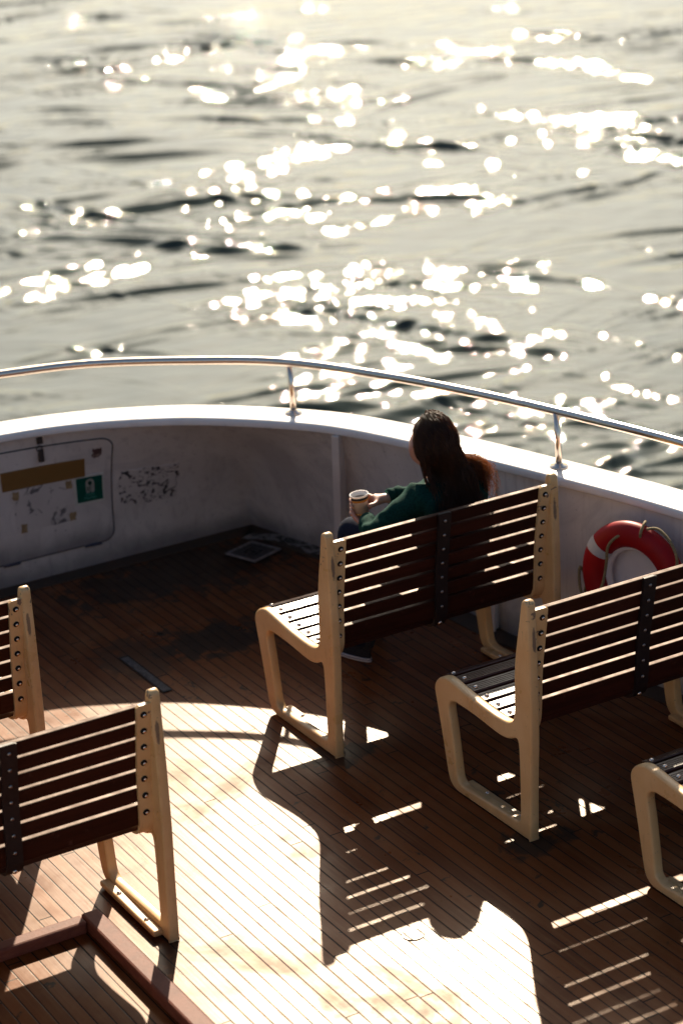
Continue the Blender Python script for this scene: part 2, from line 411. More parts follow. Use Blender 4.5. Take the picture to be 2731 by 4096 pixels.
bul = empty('bulwark', (CX, 0, 0))
tag(bul, 'rounded white bulwark with grey inner plating and a broad sunlit capping rail round the bow', 'bulwark')
NT_ = 14
V = []; F = []
for i in range(len(cap_in)):
    b = wall_base[i]; tp = wall_top[i]
    for k in range(NT_ + 1):
        t = k / NT_
        e = t * t * 0.45 + t * 0.55             # lower plating stands steeper than the rolled-in top
        V.append((b[0] * (1 - e) + tp[0] * e - CX, b[1] * (1 - e) + tp[1] * e, t * (ZC + 0.004)))
for i in range(len(cap_in) - 1):
    for k in range(NT_):
        a = i * (NT_ + 1) + k; F.append((a, a + 1, a + NT_ + 2, a + NT_ + 1))
wall = mesh('inner_plating', V, F, M['wall'], bul)
wall_bvh = BVHTree.FromPolygons([Vector((v[0] + CX, v[1], v[2])) for v in V], F)
def on_wall(x, z, off=0.004):
    h = wall_bvh.ray_cast(Vector((x, 0.9, z)), Vector((0, 1, 0)))
    if h[0] is None: return Vector((x, 2.2, z))
    n = h[1]; n = -n if n.y > 0 else n
    return h[0] + n * off
# cap: closed section with rounded inner edge
sec = [(0.0, 0.004), (0.002, 0.0), (0.01, -0.0), (cap_w - 0.01, 0.0), (cap_w, 0.006), (cap_w, CAPT - 0.008), (cap_w - 0.008, CAPT), (0.011, CAPT), (0.003, CAPT - 0.004), (0.0, CAPT - 0.012)]
V = []; F = []; rings = [offset_curve(cap_in, d) for d, _ in sec]
for i in range(len(cap_in)):
    for r, (d, z) in zip(rings, sec): V.append((r[i][0] - CX, r[i][1], ZC + z))
ns = len(sec)
for i in range(len(cap_in) - 1):
    for k in range(ns):
        F.append((i * ns + k, (i + 1) * ns + k, (i + 1) * ns + (k + 1) % ns, i * ns + (k + 1) % ns))
cap = mesh('capping_rail', V, F, M['cap'], bul)
# outer hull plating
V = []; F = []; o1 = offset_curve(cap_in, cap_w - 0.02)
hb = np.array([wall_base[i] + (wall_base[i] - np.array([CX, -1.0])) / np.linalg.norm(wall_base[i] - np.array([CX, -1.0])) * 0.12 for i in range(len(cap_in))])
for i in range(len(cap_in)):
    for (p, z) in ((o1[i], ZC + 0.004), (0.5 * (o1[i] + hb[i]), 0.35), (hb[i], 0.0), (hb[i] * 0.96 + np.array([CX, -1.0]) * 0.04, -1.0), (hb[i] * 0.9 + np.array([CX, -1.0]) * 0.1, -2.6)):
        V.append((p[0] - CX, p[1], z))
for i in range(len(cap_in) - 1):
    for k in range(4):
        a = i * 5 + k; F.append((a, a + 5, a + 6, a + 1))
hull = mesh('hull_plating', V, F, M['hull'], bul)
# stiffening stays against the plating
def stay(bx, by, tx, ty, nx, ny):
    """T-shaped stay: face strip from (bx, by) on deck to (tx, ty) under the cap, web running back to the plating"""
    n = np.array([nx, ny]) / math.hypot(nx, ny); tt = np.array([-n[1], n[0]])
    bm = bmesh.new()
    def prism(w, d0, d1):
        vs = []
        for base, z in ((np.array([bx, by]), 0.002), (np.array([tx, ty]), 0.713)):
            for (s1, s2) in ((-w, d0), (w, d0), (w, d1), (-w, d1)):
                q = base + tt * s1 + n * s2; vs.append(bm.verts.new((q[0] - CX, q[1], z)))
        for f in ((0, 1, 2, 3), (7, 6, 5, 4), (0, 4, 5, 1), (1, 5, 6, 2), (2, 6, 7, 3), (3, 7, 4, 0)): bm.faces.new([vs[i] for i in f])
    prism(0.005, -0.12, 0.0); prism(0.0165, 0.0, 0.010)
    return from_bm('stay', bm, M['cap'], bul)
for sg in (1, -1):
    for (bx, by, tx, ty, nx, ny) in ((.985, 1.64, .792, 1.272, -.86, -.5), (1.085, .60, 1.083, .562, -.95, -.3), (1.385, -1.2, 1.395, -1.2, -.99, -.1)):
        if sg < 0: bx, tx, nx = 2 * CX - bx, 2 * CX - tx, -nx
        stay(bx, by, tx, ty, nx, ny)

# ------------------------------------------------------------------ deck
outl = [(p[0], p[1]) for p in wall_base]
bm = bmesh.new()
vs = [bm.verts.new((x, y, 0)) for x, y in dict.fromkeys((round(float(a), 4), round(float(b), 4)) for a, b in outl)]
bm.faces.new(vs); bmesh.ops.triangulate(bm, faces=bm.faces[:])
for f in bm.faces:
    if f.normal.z < 0: f.normal_flip()
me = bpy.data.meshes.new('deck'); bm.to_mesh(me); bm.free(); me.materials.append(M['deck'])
deck = bpy.data.objects.new('deck', me); COL.objects.link(deck); tag(deck, kind='structure')
# margin board / waterway along the bow and sides
i0 = [i for i in range(len(wall_base)) if wall_base[i][1] > -4.9]
V = []; F = []; ctr = np.array([CX, -1.5])
def inset(p, d):
    x, y = p[0] - CX, p[1]
    if y > 2.2 and abs(x) < 1.34: return np.array([p[0], y - d])
    if y > 2.2: return np.array([p[0] - math.copysign(d * 0.9, x), y - d])
    return np.array([p[0] - math.copysign(d, x), y])
for i in i0:
    p = wall_base[i]; a = inset(p, 0.0); b = inset(p, 0.10)
    V += [(a[0], a[1] , 0.004), (b[0], b[1], 0.004), (b[0], b[1], 0.0)]
for i in range(len(i0) - 1):
    for k in range(2):
        a = i * 3 + k; F.append((a, a + 1, a + 4, a + 3))
wl = mesh('waterway_board', V, F, M['margin'], smooth=False); tag(wl, kind='structure')

# flaking gutter paint beside the corner
V = []; F = []
gp = [(0.78, 2.13, 0.05), (0.90, 2.02, 0.055), (0.955, 1.84, 0.06), (0.985, 1.62, 0.05), (1.01, 1.4, 0.04)]
gc = catmull(gp, 6)
for i, p in enumerate(gc):
    w = p[2] * (0.85 + 0.3 * random.random())
    V += [(p[0] + 0.035, p[1] + 0.02, 0.004), (p[0] + 0.035 - w * 1.5, p[1] + 0.01 - w * 0.6, 0.008)]
for i in range(len(gc) - 1): F.append((2 * i, 2 * i + 1, 2 * i + 3, 2 * i + 2))
fl = mesh('gutter_paint', V, F, M['flake'], smooth=False); tag(fl, kind='structure')

# recessed slot in the planking
slot = empty('deck_slot', (-0.235, 1.08, 0.0))
tag(slot, 'narrow dark recessed slot let into the shaded planking between the benches', 'deck slot')
bm = bmesh.new(); bm_box(bm, (-0.0185, -0.20, 0.0015), (0.0185, 0.20, 0.004)); from_bm('slot_bed', bm, M['black'], slot)
V = []; F = []
for j in range(25):
    for i in range(6):
        d = min(i, 5 - i, j, 24 - j); V.append((-.0165 + .033 * i / 5, -.19 + .38 * j / 24, .0042 + (0 if d == 0 else random.random() * .0075 * (1 if 3 < j < 21 else .3))))
for j in range(24):
    for i in range(5): F.append((j * 6 + i, j * 6 + i + 1, j * 6 + i + 7, j * 6 + i + 6))
mesh('packed_grit', V, F, M['bars'], slot)

# square drain grating in the corner
dr = empty('drain_grating', (0.715, 1.934, 0.004)); dr.rotation_euler.z = math.radians(20); dr.scale = (.92, .92, 1)
tag(dr, 'square pierced metal drain grating set in the dark deck corner by the bow', 'drain')
bm = bmesh.new(); bm_box(bm, (-0.098, -0.098, 0.0), (0.098, 0.098, 0.004)); from_bm('drain_pit', bm, M['black'], dr)
bm = bmesh.new(); h = 0.096
for a, b in (((-h, -h), (h, -h + 0.012)), ((-h, h - 0.012), (h, h)), ((-h, -h + 0.012), (-h + 0.012, h - 0.012)), ((h - 0.012, -h + 0.012), (h, h - 0.012))):
    bm_box(bm, (*a, 0.004), (*b, 0.012), 0.001, 1)
from_bm('rim', bm, M['grate'], dr)
bm = bmesh.new()
for rr, wd in ((0.067, 0.005), (0.043, 0.005), (0.02, 0.004)):
    for sx, sy in ((1, 0), (-1, 0), (0, 1), (0, -1)):
        if sx: bm_box(bm, (sx * rr - wd / 2, -rr, 0.005), (sx * rr + wd / 2, rr, 0.0105))
        else: bm_box(bm, (-rr + wd / 2, sy * rr - wd / 2, 0.005), (rr - wd / 2, sy * rr + wd / 2, 0.0107))
for k in range(-4, 5):
    u = k * 0.0175
    for s in (-1, 1):
        bm_box(bm, (u - 0.002, s * 0.043 - (0.0 if s > 0 else 0.037), 0.004), (u + 0.002, s * 0.043 + (0.037 if s > 0 else 0.0), 0.0097))
        if abs(u) < 0.06: bm_box(bm, (s * 0.043 - (0.0 if s > 0 else 0.037), u - 0.002, 0.004), (s * 0.043 + (0.037 if s > 0 else 0.0), u + 0.002, 0.0095))
from_bm('grid_bars', bm, M['bars'], dr)

# flush round deck plate in the sunlit planking
dp = empty('deck_plate', (-0.415, -1.175, 0.0))
tag(dp, 'small flush round deck filler ring in the bright sunlit planking', 'deck plate')
V, F = lathe_geo([(0.026, 0.0), (0.027, 0.003), (0.036, 0.003), (0.038, 0.0)], 32); mesh('ring', V, F, M['deck'], dp, False)
V, F = lathe_geo([(0.0, 0.0022), (0.025, 0.0022), (0.026, 0.0)], 32); mesh('cap', V, F, M['deck'], dp, False)

# low hardwood coaming, lower left
co = empty('hatch_coaming', (-1.245, -0.575, 0.0))
tag(co, 'low reddish hardwood hatch coaming with a mitred corner on the deck, lower left', 'coaming')
def beam(name, a, b, ax):
    bm = bmesh.new(); bm_box(bm, a, b, 0.008, 2)
    return from_bm(name, bm, M['coaming'], co)
beam('coaming_beam', (-1.4, 0.0, 0.0), (-0.002, 0.055, 0.045), 0)
beam('coaming_beam', (0.0, -1.9, 0.0), (0.062, 0.056, 0.047), 1)

# ------------------------------------------------------------------ handrail
hr = empty('handrail', (CX, 0, 0.97))
tag(hr, 'polished stainless steel handrail curving round the bow above the white capping', 'handrail')
rp = [(0.0, 2.235), (0.208, 2.196), (0.557, 2.089), (0.923, 1.842), (1.222, 1.557), (1.451, 1.103), (1.60, 0.70), (1.712, 0.327), (1.852, -0.257), (1.95, -0.9), (2.03, -1.7), (2.09, -2.7), (2.11, -5)]
rfull = [(-x, y, 0) for x, y in rp[:0:-1]] + [(x, y, 0) for x, y in rp]
tube('rail', catmull(rfull, 10), 0.0178, M['steel'], hr, 16)
for (x, y) in ((1.228, 1.553), (1.705, 0.33), (1.96, -1.0), (0.0, 2.235), (-1.228, 1.553), (-1.705, 0.33), (-1.96, -1.0)):
    zt, zb = -0.005, 0.749 - 0.97
    cxy = (x, y - (0.012 if y > 0 else 0))
    p = tube('post', [(cxy[0], cxy[1], zb), (cxy[0], cxy[1], zb * 0.5), (x, y, zt)], 0.0125, M['steel'], hr, 14)
    V, F = lathe_geo([(0.0, 0.0), (0.036, 0.0), (0.037, 0.002), (0.035, 0.006), (0.019, 0.008), (0.017, 0.016), (0.0125, 0.017)], 24, (cxy[0], cxy[1], zb + 0.001))
    mesh('flange', V, F, M['steel'], p)

# ------------------------------------------------------------------ locker door and what is stuck on it
def patch(name, x0, x1, z0, z1, off, mat, parent=None, nx=8, nz=6, shear=0.0, jag=0.0):
    """thin sheet lying on the bow plating; (x0..x1, z0..z1), its left edge leaning by shear"""
    bm = bmesh.new(); g = []
    for j in range(nz + 1):
        row = []
        for i in range(nx + 1):
            u, v = i / nx, j / nz
            jx = (random.random() - 0.5) * jag if i in (0, nx) else 0; jz = (random.random() - 0.5) * jag if j in (0, nz) else 0
            z = z0 + (z1 - z0) * v + jz; x = x0 + (x1 - x0) * u + shear * (1 - v) + jx
            row.append((bm.verts.new(on_wall(x, z, off)), bm.verts.new(on_wall(x, z, 0.0005))))
        g.append(row)
    for j in range(nz):
        for i in range(nx):
            bm.faces.new((g[j][i][0], g[j][i + 1][0], g[j + 1][i + 1][0], g[j + 1][i][0]))
    for i in range(nx):
        bm.faces.new((g[0][i][0], g[0][i][1], g[0][i + 1][1], g[0][i + 1][0])); bm.faces.new((g[nz][i][0], g[nz][i + 1][0], g[nz][i + 1][1], g[nz][i][1]))
    for j in range(nz):
        bm.faces.new((g[j][0][0], g[j + 1][0][0], g[j + 1][0][1], g[j][0][1])); bm.faces.new((g[j][nx][0], g[j][nx][1], g[j + 1][nx][1], g[j + 1][nx][0]))
    return from_bm(name, bm, mat, parent)
DX0, DX1, DZ0, DZ1, DSH = -1.05, 0.135, 0.113, 0.655, 0.055
def door_pt(u, v): return (DX0 + (DX1 - DX0) * u + DSH * (1 - v) , DZ0 + (DZ1 - DZ0) * v)
def rounded(u0, v0, u1, v1, ru, rv, n=6):
    pts = []
    for cu, cv, a0 in ((u1 - ru, v1 - rv, 0), (u0 + ru, v1 - rv, 90), (u0 + ru, v0 + rv, 180), (u1 - ru, v0 + rv, 270)):
        for k in range(n + 1):
            a = math.radians(a0 + 90 * k / n); pts.append((cu + ru * math.cos(a), cv + rv * math.sin(a)))
    return pts
door = empty('locker_door', on_wall(-0.45, 0.11, 0.0))
tag(door, 'grey locker door in the bow bulkhead with rounded corners, hinges below and a rusty latch', 'locker door')
dw = door.location.copy()
def rel(o):
    o.data.transform(Matrix.Translation(-dw)); o.parent = door; return o
# door leaf: rounded outline filled on a fine grid, a few mm proud
ol = rounded(0, 0, 1, 1, 0.045, 0.10)
bm = bmesh.new(); NXD, NZD = 40, 20; g = {}
def inside(u, v):
    du = max(0.045 - u, u - 0.955, 0) / 0.045; dv = max(0.10 - v, v - 0.90, 0) / 0.10
    return du * du + dv * dv
for j in range(NZD + 1):
    for i in range(NXD + 1):
        u, v = i / NXD, j / NZD
        d = inside(u, v)
        if d > 1:
            k = 1 / math.sqrt(d); cu = min(max(u, 0.045), 0.955); cv = min(max(v, 0.10), 0.90); u = cu + (u - cu) * k; v = cv + (v - cv) * k
        x, z = door_pt(u, v); g[i, j] = bm.verts.new(on_wall(x, z, 0.005))
for j in range(NZD):
    for i in range(NXD): bm.faces.new((g[i, j], g[i + 1, j], g[i + 1, j + 1], g[i, j + 1]))
rel(from_bm('leaf', bm, M['wall'], None, True))
sp = []
for k in range(len(ol)):
    a, b = ol[k], ol[(k + 1) % len(ol)]; L = math.hypot(b[0] - a[0], (b[1] - a[1]) * 0.5); n = max(1, int(L / 0.03))
    for q in range(n):
        u = a[0] + (b[0] - a[0]) * q / n; v = a[1] + (b[1] - a[1]) * q / n; x, z = door_pt(u, v); sp.append(on_wall(x, z, 0.004))
V, F = tube_geo(sp, 0.0029, 6, False, True); rel(mesh('gap', V, F, M['seam']))
for x in (-0.297, 0.085, -0.72):
    b = on_wall(x + 0.0, 0.112, 0.009)
    o = tube('hinge', [on_wall(x - 0.038, 0.110, 0.008), on_wall(x - 0.013, 0.110, 0.008), on_wall(x + 0.013, 0.110, 0.008), on_wall(x + 0.038, 0.110, 0.008)], 0.0065, M['hinge'], None, 8); rel(o)
# latch: staple, ring and hasp
bm = bmesh.new(); c = on_wall(-0.172, 0.69, 0.0)
bm_box(bm, (c.x - 0.013, c.y - 0.014, 0.672), (c.x + 0.013, c.y, 0.702), 0.003); lat = rel(from_bm('latch', bm, M['iron']))
c = on_wall(-0.172, 0.655, 0.016)
ring = tube('toggle', [(c.x + 0.012 * math.cos(a), c.y - 0.004 * math.sin(a), c.z + 0.014 * math.sin(a)) for a in np.linspace(0, 2 * math.pi, 13)[:-1]], 0.0025, M['iron'], None, 6, True); ring.data.transform(Matrix.Translation(-dw)); ring.parent = lat
c = on_wall(-0.163, 0.61, 0.0); bm = bmesh.new(); bm_box(bm, (c.x - 0.012, c.y - 0.02, 0.583), (c.x + 0.012, c.y, 0.642), 0.004)
hs = from_bm('hasp', bm, M['iron']); hs.data.transform(Matrix.Translation(-dw)); hs.parent = lat
rel(patch('nameplate', -0.338, 0.028, 0.468, 0.560, 0.009, M['plate'], None, 12, 3, 0.010))
rel(patch('torn_poster', -0.285, -0.018, 0.255, 0.466, 0.0068, M['poster'], None, 8, 8, 0.02, 0.004))
for x, z in ((-0.272, 0.435), (-0.035, 0.44), (-0.012, 0.275), (-0.235, 0.27)):
    rel(patch('tape_corner', x - 0.014, x + 0.014, z - 0.02, z + 0.02, 0.0078, M['pad'], None, 3, 3, 0.003, 0.006))
rel(patch('glue_mark', 0.058, 0.096, 0.56, 0.605, 0.0068, M['brownpatch'], None, 4, 4, 0.003, 0.012))
gm = empty('scraped_notice', on_wall(0.33, 0.26, 0))
tag(gm, 'blackened glue remains of a torn notice on the bulkhead right of the locker door', 'notice remains')
o = patch('glue_film', 0.195, 0.455, 0.262, 0.452, 0.003, M['glue'], None, 12, 10, 0.018, 0.012); o.data.transform(Matrix.Translation(-gm.location)); o.parent = gm

# sign
sg = empty('safety_sign', on_wall(0.06, 0.325, 0.007)); sw = sg.location.copy()
tag(sg, 'green and white lifejacket sign stuck on the locker door below the brass plate', 'sign')
def srel(o): o.data.transform(Matrix.Translation(-sw)); o.parent = sg; return o
srel(patch('backing', -0.014, 0.118, 0.325, 0.470, 0.0085, M['signwhite'], None, 4, 4, 0.017))
SX0, SX1, SZ0, SZ1 = -0.003, 0.112, 0.337, 0.462
srel(patch('green_field', SX0, SX1, SZ0, SZ1, 0.0097, M['signgreen'], None, 4, 4, 0.014))
def spt(u, v, off): return on_wall(SX0 + (SX1 - SX0) * u + 0.014 * (1 - v), SZ0 + (SZ1 - SZ0) * v, off)
def spoly(name, pts, off, mat, par=sg):
    bm = bmesh.new(); vs = [bm.verts.new(spt(u, v, off)) for u, v in pts]
    f = bm.faces.new(vs)
    bmesh.ops.solidify(bm, geom=[f], thickness=0.0008)
    bmesh.ops.triangulate(bm, faces=[f for f in bm.faces if len(f.verts) > 4])
    o = from_bm(name, bm, mat); return srel(o)
def ell(cu, cv, ru, rv, a0=0, a1=360, n=20):
    return [(cu + ru * math.cos(math.radians(a0 + (a1 - a0) * k / n)), cv + rv * math.sin(math.radians(a0 + (a1 - a0) * k / n))) for k in range(n + (0 if a1 - a0 >= 360 else 1))]
jk = spoly('lifejacket_symbol', ell(0.52, 0.76, 0.17, 0.17, 0, 180, 12) + [(0.35, 0.42)] + ell(0.435, 0.42, 0.085, 0.07, 180, 360, 8)[1:] + [(0.52, 0.60)] + ell(0.605, 0.42, 0.085, 0.07, 180, 360, 8) + [(0.69, 0.76)], 0.0106, M['signwhite'])
for nm, pts in (('neck_hole', ell(0.52, 0.76, 0.072, 0.085)), ('neck_slit', [(0.508, 0.40), (0.532, 0.40), (0.532, 0.70), (0.508, 0.70)])):
    o = spoly(nm, pts, 0.0118, M['signgreen']); o.parent = jk
fig = []
cbm = bmesh.new()
def cpoly(pts):
    f = cbm.faces.new([cbm.verts.new(spt(u, v, 0.0118)) for u, v in pts])
for pts in (ell(0.435, 0.60, 0.018, 0.02), [(0.385, 0.555), (0.485, 0.555), (0.485, 0.575), (0.385, 0.575)], [(0.42, 0.49), (0.45, 0.49), (0.45, 0.575), (0.42, 0.575)],
            [(0.39, 0.43), (0.41, 0.43), (0.44, 0.50), (0.42, 0.51)], [(0.46, 0.43), (0.48, 0.43), (0.45, 0.51), (0.43, 0.50)]): cpoly(pts)
bmesh.ops.solidify(cbm, geom=cbm.faces[:], thickness=0.0008)
o = srel(from_bm('child_figure', cbm, M['signgreen'])); o.parent = jk
def text_on_sign(txt, u0, v, size):
    cu = bpy.data.curves.new('lettering', 'FONT'); cu.body = txt; cu.size = 1.0; cu.align_x = 'CENTER'; cu.extrude = 0.02
    to = bpy.data.objects.new('lettering', cu); COL.objects.link(to); bpy.context.view_layer.update()
    me = bpy.data.meshes.new_from_object(to.evaluated_get(bpy.context.evaluated_depsgraph_get())); bpy.data.objects.remove(to)
    for vt in me.vertices:
        x, y, z = vt.co; vt.co = spt(u0 + x * size, v + y * size * 1.0, 0.0112 + z * 0.03)
    me.materials.clear(); me.materials.append(M['signtext'])
    o = bpy.data.objects.new('lettering', me); COL.objects.link(o); return srel(o)
text_on_sign('Childs', 0.5, 0.245, 0.145); text_on_sign('lifejacket', 0.5, 0.115, 0.135)

# ------------------------------------------------------------------ bench
BW, BL = 0.036, 0.988
prof_out = [(0.0, .87), (.012, .868), (.022, .85), (.032, .80), (.045, .74), (.060, .67), (.070, .60), (.074, .52), (.077, .45), (.085, .42), (.105, .402), (.14, .393),
            (.20, .391), (.28, .396), (.36, .405), (.44, .416), (.48, .420), (.51, .414), (.54, .398), (.560, .375), (.566, .35), (.560, .32), (.547, .265), (.528, .18),
            (.505, .07), (.492, .03), (.47, .008), (.44, 0.0), (.41, 0), (.28, 0), (.15, 0), (.012, 0), (.002, .003), (-.002, .015), (-.005, .08), (-.011, .225), (-.020, .378),
            (-.022, .5), (-.021, .67), (-.018, .77), (-.016, .84), (-.012, .862)]
prof_in = [(.478, .30), (.474, .322), (.460, .337), (.440, .344), (.41, .345), (.33, .342), (.25, .335), (.18, .329), (.14, .330), (.11, .337), (.085, .349), (.066, .353), (.058, .335), (.056, .28),
           (.056, .20), (.058, .10), (.061, .062), (.07, .049), (.10, .045), (.20, .042), (.30, .038), (.39, .034), (.415, .037), (.43, .045), (.439, .06), (.446, .11), (.455, .17), (.466, .24)]
def loop_inset(P, d):
    P = np.array(P); A = np.roll(P, 1, 0); B = np.roll(P, -1, 0); T = B - A; T /= np.linalg.norm(T, axis=1)[:, None]
    N = np.stack([T[:, 1], -T[:, 0]], 1)
    area = 0.5 * np.sum(P[:, 0] * B[:, 1] - B[:, 0] * P[:, 1])
    return P + N * d * (-1 if area > 0 else 1)
OUT = np.array(catmull(prof_out, 4, True)); INN = np.array(catmull(prof_in, 4, True))
def end_frame_bm(x0, sgn):
    """cast end frame; x0 = outer face, sgn = direction inward along x"""
    bm = bmesh.new()
    prof = [(0.0, .008), (.0008, .005), (.003, .0018), (.007, 0.0), (BW - .007, 0.0), (BW - .003, .0018), (BW - .0008, .005), (BW, .008)]
    capl = []
    for P, s in ((OUT, 1), (INN, -1)):
        rings = []
        for (x, ins) in prof:
            Q = loop_inset(P, ins * s)
            rings.append([bm.verts.new((x0 + sgn * x, q[0], q[1])) for q in Q])
        n = len(P)
        for r in range(len(rings) - 1):
            for k in range(n):
                f = bm.faces.new((rings[r][k], rings[r][(k + 1) % n], rings[r + 1][(k + 1) % n], rings[r + 1][k])); f.smooth = True
        capl.append((rings[0], rings[-1]))
    for side in (0, 1):
        es = []
        for rr in (capl[0][side], capl[1][side]):
            for k in range(len(rr)):
                e = bm.edges.get((rr[k], rr[(k + 1) % len(rr)])); es.append(e)
        bmesh.ops.triangle_fill(bm, use_beauty=True, use_dissolve=False, edges=es)
    return bm
lip_path = catmull([(-.016, .836), (-.012, .80), (-.002, .744), (.007, .688), (.018, .629), (.025, .573), (.029, .514), (.033, .46), (.040, .41), (.058, .377), (.09, .362), (.14, .357),
                    (.20, .358), (.27, .362), (.34, .368), (.41, .376), (.47, .382), (.52, .378), (.545, .366)], 4)
lip_path = [np.array(p) for p in lip_path]
def lip_y(z):
    for a, b in zip(lip_path[:-1], lip_path[1:]):
        if a[1] >= z >= b[1]: t = (a[1] - z) / (a[1] - b[1] + 1e-9); return a[0] + (b[0] - a[0]) * t
    return lip_path[0][0]
def seat_z(y):
    best = [p for p in lip_path if p[0] > 0.09]
    for a, b in zip(best[:-1], best[1:]):
        if a[0] <= y <= b[0]: t = (y - a[0]) / (b[0] - a[0]); return a[1] + (b[1] - a[1]) * t
    return best[-1][1]
def strip_bm(bm, x0, x1, thick, path, z_round=0.012):
    P = np.array(path); T = np.gradient(P, axis=0); T /= np.linalg.norm(T, axis=1)[:, None]
    N = np.stack([-T[:, 1], T[:, 0]], 1)        # path runs down then forward: this side is up/forward
    n = len(P); rows = []
    for i in range(n):
        e = 0.0
        if i == 0: e = 0.010 * (1 if x1 > x0 else -1)
        a, b = P[i], P[i] + N[i] * thick
        rows.append([bm.verts.new((x0, *a)), bm.verts.new((x1 - e, *a)), bm.verts.new((x1 - e, *b)), bm.verts.new((x0, *b))])
    for i in range(n - 1):
        for k in range(4):
            f = bm.faces.new((rows[i][k], rows[i][(k + 1) % 4], rows[i + 1][(k + 1) % 4], rows[i + 1][k]))
    bm.faces.new(rows[0][::-1]); bm.faces.new(rows[-1])
def bolt_mesh():
    bm = bmesh.new()
    V, F = lathe_geo([(0.0105, 0.0), (0.0105, 0.0018), (0.0082, 0.003), (0.0078, 0.0006), (0.0, 0.0006)], 16)
    vs = [bm.verts.new(v) for v in V]
    for f in F: bm.faces.new([vs[i] for i in f]).material_index = 1
    V, F = lathe_geo([(0.0056, 0.0006), (0.0056, 0.005), (0.0046, 0.0066), (0.0028, 0.0074), (0.0, 0.0078)], 10)
    vs = [bm.verts.new((v[0] + 0.0012, v[1] - 0.0012, v[2])) for v in V]
    for f in F:
        q = bm.faces.new([vs[i] for i in f]); q.smooth = True
    me = bpy.data.meshes.new('bolt'); bm.to_mesh(me); bm.free(); me.materials.append(M['steel']); me.materials.append(M['black']); return me
def stud_mesh():
    V, F = lathe_geo([(0.0085, 0.0), (0.0085, 0.0012), (0.0076, 0.0035), (0.005, 0.0056), (0.0, 0.0064)], 14)
    me = bpy.data.meshes.new('stud'); me.from_pydata(V, [], F); me.materials.append(M['steel']); me.polygons.foreach_set('use_smooth', [True] * len(me.polygons)); return me
BOLT, STUD = bolt_mesh(), stud_mesh()
STUD2 = STUD.copy(); STUD2.transform(Matrix.Scale(0.72, 4)); STUD2.materials[0] = M['dull']
def put(name, me, parent, loc, normal):
    o = bpy.data.objects.new(name, me); COL.objects.link(o); o.parent = parent; o.location = loc
    o.rotation_mode = 'QUATERNION'; o.rotation_quaternion = Vector((0, 0, 1)).rotation_difference(Vector(normal)); return o
back_z = [.803, .745, .688, .630, .573, .515, .455]
seat_y = [.529, .461, .393, .325, .257, .189, .110]
